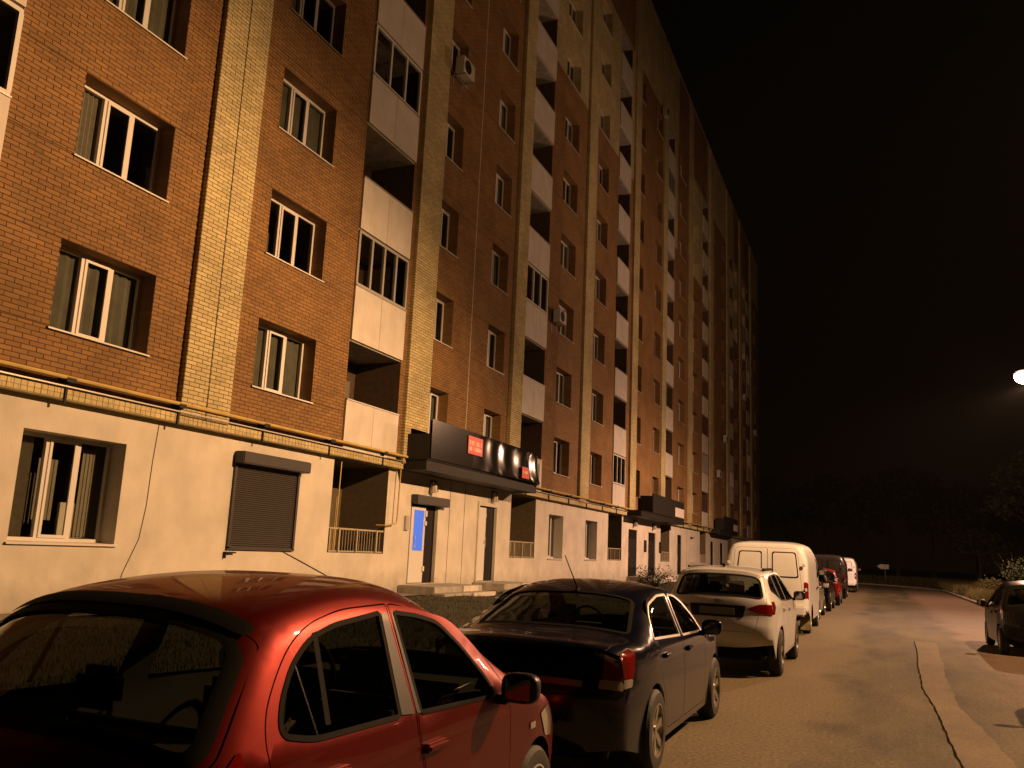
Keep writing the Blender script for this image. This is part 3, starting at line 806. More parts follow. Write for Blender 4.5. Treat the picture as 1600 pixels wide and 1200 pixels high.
surface_mat('dusty_strip', (.155, .12, .07), (.085, .064, .038), 1.1, .4)
surface_mat('soil', (.05, .045, .022), (.022, .022, .010), 1.2)
surface_mat('apron', (.25, .23, .19), (.16, .14, .11), 1.5)
mat('kerb', (.34, .31, .27), .85, noise=.25, nscale=3, bump=.5)
mat('grass_dark', (.024, .026, .008), .8); mat('grass_dry', (.10, .085, .026), .8)
mat('leaf', (.034, .042, .014), .8); mat('leaf_pale', (.06, .075, .032), .75); mat('bark', (.05, .04, .03), .9, bump=.6)
mat('sign_white', (.80, .78, .74), .4)

def sheet(name, pts, z, m, kind='structure'):
    me = bpy.data.meshes.new(name); me.from_pydata([(x, y, z) for x, y in pts], [], [tuple(range(len(pts)))]); me.materials.append(M[m])
    return tag(link(name, me), kind=kind)
sheet('ground', [(-900, -900), (900, -900), (900, 900), (-900, 900)], -.06, 'soil')
def bend(cx, cy, r, a0, a1, n=14):
    return [(cx+r*math.cos(math.radians(a0+(a1-a0)*i/n)), cy+r*math.sin(math.radians(a0+(a1-a0)*i/n))) for i in range(n+1)]
# the road runs on along the building and turns left behind it
outer = [(4.72, -40), (4.72, 78)] + bend(-15.3, 78, 20, 0, 78) + [(-120, 98.6)]
inner = [(-120, 104-14), (-6.5, 90.5)] + bend(-6.5, 88.3, 2.2, 90, 0, 6) + [(-4.3, -40)]
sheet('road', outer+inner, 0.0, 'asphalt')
# lighter strip of patched asphalt
wob = lambda y, q: .012*math.sin(y*1.7+q)+.009*math.sin(y*7.1+q)+.007*math.sin(y*17+q)
px0 = [(-20, .52), (3, .56), (9, .64), (13, .60), (14.5, .55), (18, .62), (21, .72), (23.4, .74)]; px1 = [(23.5, 1.22), (20, 1.10), (15, .92), (13, .90), (9, 1.12), (3, 1.1), (-20, 1.1)]
yy = np.linspace(-20, 23.4, 420); a_ = np.interp(yy, [p[0] for p in px0], [p[1] for p in px0]); b_ = np.interp(yy, [p[0] for p in px1[::-1]], [p[1] for p in px1[::-1]])
px0 = [(y, x+.4*wob(y, 0)) for y, x in zip(yy, a_)]; px1 = [(y, x+wob(y, 2)) for y, x in zip(yy[::-1], b_[::-1])]
sheet('road_patch', [(x, y) for y, x in px0] + [(x, y) for y, x in px1], .004, 'dusty_strip')
mat('tar', (.022, .018, .013), 1.0, spec=.0)
edge = list(px0)
sheet('road_crack', [(x-.022+.006*math.sin(y*9), y) for y, x in edge] + [(x-.002, y) for y, x in reversed(edge)], .0055, 'tar')
def kerb(pts, off, label=None):
    """kerb stones along a polyline, each its own piece"""
    acc = []
    P = [Vector((x, y)) for x, y in pts]; s = 0
    for i in range(len(P)-1):
        d = P[i+1]-P[i]; n = max(1, int(round(d.length/1.0)))
        for q in range(n):
            a = P[i]+d*(q/n); b = P[i]+d*((q+1)/n); acc.append((a, b))
    return acc
def kerb_obj(pts, side, ymin, ymax):
    for a, b in kerb(pts, 0):
        if not ymin < a.y < ymax: continue
        d = (b-a).normalized(); nn = Vector((d.y, -d.x))*side; l = (b-a).length
        g = MB(); g.prism([(0, -.15), (.15, -.15), (.15, .13), (.02, .13), (0, .10)], .006, l-.006, 'y')
        o = g.build('kerb_stone', 'kerb', kerb_root); o.location = (a.x, a.y, RNG.uniform(-.008, .006))
        if side > 0: o.rotation_euler[2] = math.atan2(-d.x, d.y)
        else: o.rotation_euler[2] = math.atan2(-d.x, d.y); o.scale[0] = -1
kerb_root = empty('kerb', (0, 0, 0)); tag(kerb_root, kind='structure')
kerb_obj([(4.72, 2), (4.72, 78)] + bend(-15.3, 78, 20, 0, 78), 1, 26, 120)
kerb_obj([(-4.3, 0), (-4.3, 88)], -1, 0, 60)

# lawn between the kerb and the building, rising to the wall
def grid_sheet(name, x0, x1, y0, y1, nx, ny, fz, m):
    V = []; Fc = []
    for j in range(ny+1):
        for i in range(nx+1):
            x = x0+(x1-x0)*i/nx; y = y0+(y1-y0)*j/ny; V.append((x, y, fz(x, y)))
    for j in range(ny):
        for i in range(nx): a = j*(nx+1)+i; Fc.append((a, a+1, a+nx+2, a+nx+1))
    me = bpy.data.meshes.new(name); me.from_pydata(V, [], Fc); me.materials.append(M[m]); me.polygons.foreach_set('use_smooth', [True]*len(Fc))
    return tag(link(name, me), kind='structure')
def lawn_z(x, y):
    t = min(1, max(0, (-4.45-x)/6.75)); return .10+.30*t + .03*math.sin(x*1.3+y*.7) + .02*math.sin(x*3.1-y*1.9)
def verge_z(x, y): return .09 + .06*math.sin(x*.9+y*.4) + .05*max(0, x-6) *min(1, max(0, (x-5)/4)) if x < 30 else 1.3
grid_sheet('lawn', -11.3, -4.45, -20, 90, 28, 300, lawn_z, 'soil')
grid_sheet('verge', 4.87, 30, -20, 90, 30, 120, verge_z, 'soil')
def apron(y0, y1):
    sheet('pavement', [(-11.25, y0), (-11.25, y1), (-12.2, y1), (-12.2, y0)], .43, 'apron')
apron(-20, 100)

def blades(name, m, n, area, h, zf, seed, wid=.007, lean=.35):
    r = np.random.default_rng(seed)
    x, y = area(r, n); n = len(x)
    z = np.array([zf(a, b) for a, b in zip(x, y)])
    an = r.uniform(0, 2*math.pi, n); hh = h*r.uniform(.5, 1.3, n); w = wid*r.uniform(.7, 1.4, n)
    dx, dy = np.cos(an)*w, np.sin(an)*w; la = r.uniform(0, 2*math.pi, n); ll = hh*r.uniform(0, lean, n)
    V = np.empty((n, 3, 3)); V[:, 0] = np.stack([x-dx, y-dy, z-.01], 1); V[:, 1] = np.stack([x+dx, y+dy, z-.01], 1); V[:, 2] = np.stack([x+np.cos(la)*ll, y+np.sin(la)*ll, z+hh], 1)
    me = bpy.data.meshes.new(name); me.vertices.add(3*n); me.vertices.foreach_set('co', V.reshape(-1)); me.loops.add(3*n); me.loops.foreach_set('vertex_index', np.arange(3*n, dtype=np.int32))
    me.polygons.add(n); me.polygons.foreach_set('loop_start', np.arange(0, 3*n, 3, dtype=np.int32)); me.polygons.foreach_set('loop_total', np.full(n, 3, dtype=np.int32)); me.update(calc_edges=True); me.materials.append(M[m])
    return tag(link(name, me), kind='stuff')
def uni(x0, x1, y0, y1):
    return lambda r, n: (r.uniform(x0, x1, n), y0+(y1-y0)*r.uniform(0, 1, n)**1.5)
blades('grass', 'grass_dark', 46000, uni(-11.2, -4.5, 5, 45), .05, lawn_z, 1)
blades('grass', 'grass_dry', 5000, uni(-11.2, -4.5, 5, 45), .09, lawn_z, 2)
def clump(r, n):
    c = np.stack([r.uniform(4.95, 11, 260), r.uniform(38, 92, 260)], 1); i = r.integers(0, 260, n); q = r.normal(0, .28, (n, 2)); p = c[i]+q
    k = p[:, 0] > 4.92; return p[k, 0], p[k, 1]
blades('tall_grass', 'grass_dry', 42000, clump, .55, verge_z, 3, .02, .6)
def far_edge(r, n): return r.uniform(-25, 12, n), r.uniform(99.5, 108, n)
blades('tall_grass', 'grass_dry', 26000, far_edge, .8, lambda x, y: -.05, 4, .03, .6)

# ---- bushes and trees
def leaves(g, r, c, rad, n, size, shell=.45):
    for _ in range(n):
        v = r.normal(0, 1, 3); v /= np.linalg.norm(v); q = (shell+(1-shell)*r.random()**.6)
        p = np.array(c)+v*np.array(rad)*q
        a = r.normal(0, 1, 3); a /= np.linalg.norm(a); b = np.cross(a, r.normal(0, 1, 3)); b /= np.linalg.norm(b)
        s = size*r.uniform(.6, 1.4)
        g.quad(tuple(p-a*s), tuple(p+b*s*.55), tuple(p+a*s), tuple(p-b*s*.55))
def bush(loc, rad, h, n, label, m='leaf_pale', seed=1, size=.06, twigs=14):
    r = np.random.default_rng(seed); e = empty('bush', loc, label, 'bush')
    g = MB()
    for _ in range(9):
        a = r.uniform(0, 6.28); q = r.uniform(0, .6)*rad; c = (q*math.cos(a), q*math.sin(a), h*r.uniform(.35, .8)); s = rad*r.uniform(.35, .6)
        leaves(g, r, c, (s, s, s*.9), n//9, size, .3)
    g.build('foliage', m, e)
    g = MB()
    for _ in range(twigs):
        a = r.uniform(0, 6.28); q = rad*r.uniform(.2, .95); t = h*r.uniform(.7, 1.1)
        g.tube([(0, 0, -.1), (q*.3*math.cos(a), q*.3*math.sin(a), t*.5), (q*math.cos(a), q*math.sin(a), t)], [.012, .008, .003], 4)
    g.build('stem', 'bark', e)
bush((6.3, 49, .1), 1.5, 2.4, 1700, 'pale green bush on the verge behind the dark hatchback', seed=3)
bush((8.6, 52, .2), 1.7, 2.9, 1500, 'taller bush at the right edge of the photo behind the dark hatchback', seed=5)
bush((-9.2, 39, .35), 1.2, .8, 700, 'twiggy low bush on the lawn before the second entrance', 'grass_dark', seed=8, size=.045, twigs=46)
bush((6.6, 66, .1), 1.1, 1.2, 900, 'low rounded bush beyond the kerb on the right verge', 'grass_dry', seed=9)

def tree_proto(seed, h, spread):
    r = np.random.default_rng(seed); g = MB(); t = MB()
    t.tube([(0, 0, -.3), (.1, .05, h*.3), (.0, .1, h*.6), (.05, 0, h*.92)], [.22, .17, .11, .03], 8)
    for i in range(12):
        a = r.uniform(0, 6.28); z0 = h*r.uniform(.25, .7); l = spread*r.uniform(.5, .95)
        e = (l*math.cos(a), l*math.sin(a), z0+h*r.uniform(.1, .28)); t.tube([(.05, .05, z0), (e[0]*.5, e[1]*.5, z0+(e[2]-z0)*.6), e], [.07, .05, .015], 5)
        s = spread*r.uniform(.3, .55); leaves(g, r, e, (s, s, s*.85), 150, .24, .35)
    for i in range(7):
        a = r.uniform(0, 6.28); l = spread*r.uniform(0, .4); s = spread*r.uniform(.3, .5); leaves(g, r, (l*math.cos(a), l*math.sin(a), h*r.uniform(.6, .95)), (s, s, s), 130, .24, .35)
    return g, t
protos = []
for s, h, sp in ((11, 11, 3.2), (12, 13.5, 3.0), (13, 9.0, 3.6), (14, 15, 3.8)):
    g, t = tree_proto(s, h, sp); a = g.build('crown', 'leaf'); b = t.build('trunk', 'bark'); COL.objects.unlink(a); COL.objects.unlink(b); protos.append((a.data, b.data))
tr = random.Random(4)
xs = [-21, -15.5, -10.5, -6, -2, 2.2, 6.5, 10.5, 14, 18, 22.5, 27, 32, 38, 12.5, 17, 23, 30, 9.2, 13.6, 36]
names = ['lone', 'second', 'third']
desc = ['dark leafy tree behind the end of the building', 'dim tree left of the white van at the bend', 'dark tree behind the bend of the road, left of the direction sign', 'broad dark tree behind the farthest white van', 'thin dark tree between the white van and the direction sign',
        'dark tree straight behind the white direction sign', 'tall dim tree just right of the direction sign', 'dark tree behind the end of the curving kerb', 'dark tree above the yellow grass at the kerb', 'tall dark tree behind the verge bushes', 'dim tree behind the pale bush on the verge',
        'dark tree under the far street lamp', 'dark tree at the right edge of the picture', 'outermost dark tree past the street lamp', 'nearer dim tree on the right verge left of the pale bush', 'nearer tree with a broad crown behind the pale bush', 'nearer tall tree behind the parked dark hatchback', 'nearer dark tree at the right picture edge below the lamp',
        'small dim tree close to the kerb in front of the far tree line', 'small rounded tree on the verge in front of the tree line', 'farthest right tree in front of the tree line']
for i, x in enumerate(xs):
    y = [112, 118, 121, 116, 122, 117, 124, 113, 119, 110, 120, 114, 121, 112, 86, 92, 84, 90, 98, 80, 96][i]
    e = empty('tree', (x, y, 0), desc[i], 'tree', 'trees beyond the bend and along the verge', rz=tr.uniform(0, 6)); c, t = protos[(i*3+i//4) % 4]
    k = tr.uniform(.85, 1.2)*(.7 if i in (18, 19) else 1)
    e.scale = (k, k, k*tr.uniform(.9, 1.15)); link('crown', c, e); link('trunk', t, e)

# ---- street lamps
def street_lamp(i, label):
    x, y, z = LAMP_POS[i]; e = empty('street_lamp', (x+1.9, y, 0), label, 'street lamp', 'street lamps on the right of the road')
    g = MB(); g.tube([(0, 0, -.1), (0, 0, 3), (0, 0, z-.5)], [.12, .10, .07], 12); g.build('pole', 'metal', e, smooth=True)
    g = MB(); g.tube([(0, 0, z-.52), (-.1, 0, z-.1), (-.5, 0, z+.16), (-1.3, 0, z+.24)], [.045]*4, 8); g.build('arm', 'metal', e, smooth=True)
    g = MB(); g.prism([(-2.35, z+.16), (-2.3, z+.30), (-1.9, z+.40), (-1.4, z+.36), (-1.2, z+.26), (-1.3, z+.16)], -.17, .17, 'y'); g.build('lamp_housing', 'metal', e, bevel=.03)
    g = MB(); g.lathe([(z+.155, .01), (z+.155, .42), (z+.04, .45), (z-.14, .38), (z-.26, .20), (z-.30, .01)], 'z', (-1.9, 0, 0), 20)
    o = g.build('lamp_bowl', 'lamp_lens', e, smooth=True)
    l = bpy.data.objects.new('lamp_light', lamp_light(i)); COL.objects.link(l); l.parent = e; l.location = (-1.9, 0, z-.45)
mat('lamp_lens', (.8, .7, .6), .3, emit=(1.0, .62, .50), estr=60)
street_lamp(0, 'near street lamp lighting the facade from outside the picture')
street_lamp(1, 'far street lamp glaring at the right edge of the picture')

# ---- the direction sign at the bend
e = empty('direction_sign', (.62, 100, 0), 'white arrow shaped direction sign on a thin post at the road bend', 'sign')
g = MB(); g.tube([(.05, 0, -.1), (.05, 0, 2.0)], .045, 8); g.build('post', 'metal', e)
g = MB(); g.prism([(-.72, 1.78), (-.38, 2.02), (.02, 2.0), (.02, 1.52), (-.38, 1.52)], -.075, -.05, 'y'); g.prism([(.06, 2.0), (.44, 1.98), (.40, 1.52), (.06, 1.54)], -.075, -.05, 'y'); g.build('arrow_board', 'sign_white', e)

# ---- thin scattering volume added to make the glow round the lamp
hm = bpy.data.materials.new('glow_haze'); hm.use_nodes = True; hn = hm.node_tree.nodes; hn.remove(hn['Principled BSDF'])
pv = hn.new('ShaderNodeVolumePrincipled'); pv.inputs['Color'].default_value = (.9, .86, .82, 1); pv.inputs['Density'].default_value = GLOW_HAZE; pv.inputs['Anisotropy'].default_value = .3
hm.node_tree.links.new(pv.outputs[0], hn['Material Output'].inputs['Volume'])
M['glow_haze'] = hm
g = MB(); g.box(-950, 950, -950, 950, -1.2, 60); tag(g.build('glow_haze', 'glow_haze'), kind='stuff')
# ================================================================== THE CARS
def paint(name, col, metal=.0, rough=.35, coat=.7, spec=.4):
    return mat(name, col, rough, metal=metal, spec=spec, coat=coat, coatr=.03, noise=.05, nscale=3)
paint('red_paint', (.125, .0035, .003), .7, .40, .4, .2); paint('navy_paint', (.006, .007, .020), .3, .22, .6, .2); paint('white_paint', (.54, .55, .60), 0, .4)
paint('van_paint', (.62, .63, .68), 0, .5); paint('silver_paint', (.36, .35, .32), .4, .35); paint('black_paint', (.009, .008, .008), .1, .3, .3, .1); paint('far_red_paint', (.38, .02, .02), .1, .35); paint('grey_paint', (.05, .042, .04), .3, .4)
mat('rubber', (.006, .006, .005), .8, spec=.1); mat('tyre', (.022, .021, .02), .75, bump=.3, bscale=40); mat('alloy', (.52, .50, .47), .3, metal=.85); mat('hub_plastic', (.42, .41, .39), .4, metal=.3)
mat('black_plastic', (.014, .013, .012), .4, spec=.25); mat('chrome', (.5, .48, .45), .3, metal=1); mat('cabin', (.03, .028, .026), .85); mat('seat_cloth', (.045, .042, .04), .9)
mat('lamp_red', (.16, .006, .005), .12, coat=1.0); mat('lamp_clear', (.30, .28, .26), .12, coat=1.0); mat('plate', (.12, .115, .11), .5); mat('mirror_glass', (.5, .5, .5), .05, metal=1); mat('mud', (.22, .18, .11), .9, noise=.3)

def inpoly(P, poly):
    x, y = P[:, 0], P[:, 1]; c = np.zeros(len(P), bool); n = len(poly)
    for i in range(n):
        x0, y0 = poly[i]; x1, y1 = poly[(i+1) % n]
        if y0 == y1: continue
        t = ((y0 > y) != (y1 > y)) & (x < (x1-x0)*(y-y0)/(y1-y0)+x0); c ^= t
    return c
def resample(poly, d, closed=True):
    P = [np.array(p, float) for p in poly]; out = []
    n = len(P) if closed else len(P)-1
    for i in range(n):
        a, b = P[i], P[(i+1) % len(P)]; k = max(1, int(round(np.linalg.norm(b-a)/d)))
        for q in range(k): out.append(a+(b-a)*q/k)
    if not closed: out.append(P[-1])
    return np.array(out)
def fillet(poly, r=.05, k=5):
    P = [np.array(p[:2], float) for p in poly]; R = [p[2] if len(p) > 2 else r for p in poly]; out = []; n = len(P)
    for i in range(n):
        a, b, c = P[i-1], P[i], P[(i+1) % n]; la, lc = np.linalg.norm(a-b), np.linalg.norm(c-b); q = min(R[i], la*.48, lc*.48)
        p0, p1 = b+(a-b)/la*q, b+(c-b)/lc*q
        for j in range(k+1):
            t = j/k; out.append((1-t)**2*p0+2*t*(1-t)*b+t*t*p1)
    return np.array(out)
def inset(poly, d):
    """shrink (d > 0) a dense closed outline"""
    P = np.array(poly, float); A = 0.5*np.sum(P[:, 0]*np.roll(P[:, 1], -1)-np.roll(P[:, 0], -1)*P[:, 1])
    T = np.roll(P, -1, 0)-np.roll(P, 1, 0); T /= np.maximum(np.linalg.norm(T, axis=1), 1e-9)[:, None]
    N = np.stack([-T[:, 1], T[:, 0]], 1)*(1 if A > 0 else -1)
    return P+N*d
def triangulate(outline, holes, grid):
    loops = [np.array(outline)]+[np.array(h) for h in holes]
    V = []; E = []
    for lp in loops:
        n = len(V); V += [tuple(p) for p in lp]; E += [(n+i, n+(i+1) % len(lp)) for i in range(len(lp))]
    B = np.array(V); mn, mx = B.min(0), B.max(0)
    gx, gy = np.meshgrid(np.arange(mn[0]+grid/2, mx[0], grid), np.arange(mn[1]+grid/2, mx[1], grid)); G = np.stack([gx.ravel(), gy.ravel()], 1)
    if len(G):
        ok = inpoly(G, loops[0])
        for h in loops[1:]: ok &= ~inpoly(G, h)
        G = G[ok]
        if len(G):
            dd = np.min(((G[:, None]-B[None])**2).sum(2), axis=1); G = G[dd > (grid*.45)**2]
        V += [tuple(p) for p in G]
    r = delaunay_2d_cdt([Vector(v) for v in V], E, [], 0, 1e-6)
    P = np.array([tuple(v) for v in r[0]]); Fc = np.array([f for f in r[2] if len(f) == 3], int).reshape(-1, 3)
    cen = P[Fc].mean(1); ok = inpoly(cen, loops[0])
    for h in loops[1:]: ok &= ~inpoly(cen, h)
    Fc = Fc[ok]
    a = P[Fc]; cr = (a[:, 1, 0]-a[:, 0, 0])*(a[:, 2, 1]-a[:, 0, 1])-(a[:, 1, 1]-a[:, 0, 1])*(a[:, 2, 0]-a[:, 0, 0])
    Fc[cr < 0] = Fc[cr < 0][:, ::-1]; Fc = Fc[np.abs(cr) > 1e-9]
    return P, Fc

class Shape:
    """a car body: a centre-line profile, a half-width law and a crown that rolls the top into the sides"""
    def __init__(s, prof, halfw, p=3.0):
        Q = np.array(prof, float); out = []
        for i in range(len(Q)-1):
            p0, p1, p2, p3 = Q[max(i-1, 0)], Q[i], Q[i+1], Q[min(i+2, len(Q)-1)]
            for t in np.linspace(0, 1, 12, endpoint=False):
                out.append(.5*((2*p1)+(p2-p0)*t+(2*p0-5*p1+4*p2-p3)*t*t+(3*p1-p0-3*p2+p3)*t**3))
        out.append(Q[-1]); Q = np.array(out)
        d = np.r_[0, np.cumsum(np.linalg.norm(np.diff(Q[:, :2], axis=0), axis=1))]
        s.S = d[-1]; s.sv = np.linspace(0, s.S, 260); s.u = np.interp(s.sv, d, Q[:, 0]); s.z = np.interp(s.sv, d, Q[:, 1]); s.c = np.interp(s.sv, d, Q[:, 2])
        T = np.stack([np.gradient(s.u), np.gradient(s.z)], 1); T /= np.linalg.norm(T, axis=1)[:, None]
        for _ in range(6): T[1:-1] = (T[:-2]+2*T[1:-1]+T[2:])/4
        T /= np.linalg.norm(T, axis=1)[:, None]
        s.nu, s.nz = T[:, 1], -T[:, 0]; s.p = p; s.hw = halfw
        s.eu, s.ez = s.u+s.nu*s.c, s.z+s.nz*s.c
        s.ew = halfw(s.eu, s.ez)
    def at(s, q, *arr): return [np.interp(q, s.sv, a) for a in arr]
    def s_rear(s, z):
        i = np.argmax(s.z >= z); return s.sv[i]
    def s_u(s, u, lo=.0):
        k = s.sv > lo; i = np.argmax(s.u[k] >= u); return s.sv[k][i]
    def top(s, P):
        q, v = P[:, 0], P[:, 1]; u, z, nu, nz, c, w = s.at(q, s.u, s.z, s.nu, s.nz, s.c, s.ew); k = c*np.abs(v/w)**s.p
        return np.stack([v, u+nu*k, z+nz*k], 1)
    def side(s, P): return np.stack([s.hw(P[:, 0], P[:, 1]), P[:, 0], P[:, 1]], 1)
    def nrm(s, f, P, h=4e-3):
        a = f(P+[h, 0])-f(P-[h, 0]); b = f(P+[0, h])-f(P-[0, h]); n = np.cross(a, b); return n/np.maximum(np.linalg.norm(n, axis=1), 1e-9)[:, None]
    def prep(s):
        E = np.stack([s.eu, s.ez], 1); s.Es = E
        s.n_side = s.nrm(s.side, E); s.n_side *= np.sign(s.n_side[:, :1]+1e-9)
        q = np.stack([s.sv, s.ew*.985], 1); n = s.nrm(s.top, q); m = np.stack([np.zeros(len(n)), -s.nu, -s.nz], 1); n *= np.sign((n*m).sum(1))[:, None]; s.n_top = n
        a = s.n_side+s.n_top; s.n_mid = a/np.linalg.norm(a, axis=1)[:, None]
    def n_at(s, kind, P, R=.10):
        if kind == 'side':
            n = s.nrm(s.side, P); n *= np.sign(n[:, :1]+1e-9)
            d2 = ((P[:, None]-s.Es[None])**2).sum(2); i = d2.argmin(1); d = np.sqrt(d2.min(1))
        else:
            n = s.nrm(s.top, np.stack([P[:, 0], np.abs(P[:, 1])], 1)); nu, nz, w = s.at(P[:, 0], s.nu, s.nz, s.ew)
            n *= np.sign((n*np.stack([np.zeros(len(n)), -nu, -nz], 1)).sum(1))[:, None]
            d = w-np.abs(P[:, 1]); i = np.clip(np.searchsorted(s.sv, P[:, 0]), 0, len(s.sv)-1)
        t = np.clip(d/R, 0, 1)[:, None]; t = t*t*(3-2*t)
        n = n*t+s.n_mid[i]*(1-t); n /= np.linalg.norm(n, axis=1)[:, None]
        if kind == 'top': n[:, 0] *= np.where(P[:, 1] < 0, -1, 1)
        return n
    def patch(s, kind, outline, holes=(), off=0.0, grid=.07, sgn=1):
        P, Fc = triangulate(outline, holes, grid)
        f = s.side if kind == 'side' else s.top
        X = f(P); N = s.n_at(kind, P); X = X+N*off
        if kind == 'side' and sgn < 0: X = X*[-1, 1, 1]; N = N*[-1, 1, 1]
        a = X[Fc]; fn = np.cross(a[:, 1]-a[:, 0], a[:, 2]-a[:, 0]); fl = (fn*N[Fc[:, 0]]).sum(1) < 0; Fc = Fc.copy(); Fc[fl] = Fc[fl][:, ::-1]
        return X, Fc, N
def surf(name, patches, m, parent, loc=(0, 0, 0)):
    V = []; Fc = []; N = []; n = 0
    for X, f, nn in patches: V.append(X); Fc.append(f+n); N.append(nn); n += len(X)
    V = np.concatenate(V)-np.array(loc); Fc = np.concatenate(Fc); N = np.concatenate(N)
    me = bpy.data.meshes.new(name); me.from_pydata(V.tolist(), [], Fc.tolist()); me.materials.append(M[m])
    me.polygons.foreach_set('use_smooth', [True]*len(me.polygons)); me.normals_split_custom_set_from_vertices(N.tolist())
    return link(name, me, parent, loc)

def wheel_part(parent, x, u, r, w, style, side):
    s = 1 if side > 0 else -1
    g = MB(); g.lathe([(-w/2+.01, r*.60), (-w/2, r*.74), (-w/2+.006, r*.92), (-w/2+.03, r*.995), (w/2-.03, r*.995), (w/2-.006, r*.92), (w/2, r*.74), (w/2-.01, r*.60)], 'x', (0, 0, 0), 32)
    rim = MB(); ri = r*.66
    rim.lathe([(w/2-.004, ri), (w/2-.002, ri*.94), (w/2-.03, ri*.90), (w/2-.10, ri*.88)], 'x', (0, 0, 0), 32)
    rim.lathe([(w/2-.025, .002), (w/2-.022, ri*.16), (w/2-.045, ri*.22)], 'x', (0, 0, 0), 16)
    n = 5 if style == 'alloy5' else (6 if style == 'alloy6' else 7)
    for k in range(n):
        t = 2*math.pi*k/n+.3; ww = ri*(.13 if style != 'cover' else .26)
        c, q = math.cos(t), math.sin(t)
        def pt(rr, o, a): return (a, rr*c-o*q, rr*q+o*c)
        for side_ in (0,):
            A = [pt(ri*.15, -ww*.8, w/2-.03), pt(ri*.15, ww*.8, w/2-.03), pt(ri*.92, ww*1.25, w/2-.012), pt(ri*.92, -ww*1.25, w/2-.012)]
            Bk = [(p[0]-.04, p[1], p[2]) for p in A]; b = len(rim.v); rim.v += A+Bk
            for f in ((0, 1, 2, 3), (7, 6, 5, 4), (0, 4, 5, 1), (1, 5, 6, 2), (2, 6, 7, 3), (3, 7, 4, 0)): rim.f.append(tuple(b+i for i in f)); rim.mi.append(0)
    bk = MB(); bk.lathe([(w/2-.10, .001), (w/2-.10, ri*.9)], 'x', (0, 0, 0), 24)
    wo = g.build('wheel', 'tyre', parent, smooth=True); wo.location = (x, u, r)
    ro = rim.build('rim', 'alloy' if style != 'cover' else 'hub_plastic', wo, smooth=True); bk.build('brake_disc', 'rubber', wo)
    if s < 0: wo.rotation_euler[2] = math.pi
    return wo

def seat(parent, x, u, w, h, head=True, z=.30):
    g = MB(); g.box(x-w/2, x+w/2, u-.05, u+.48, z+.0, z+.20); g.box(x-w/2, x+w/2, u-.16, u-.02, z+.16, h)
    o = g.build('seat', 'seat_cloth', parent, bevel=.05)
    if head:
        for hx in ([x] if w < .8 else [x-w*.32, x+w*.32]):
            k = MB(); k.box(hx-.13, hx+.13, u-.17, u-.07, h+.03, h+.21); k.build('headrest', 'seat_cloth', o, bevel=.045)

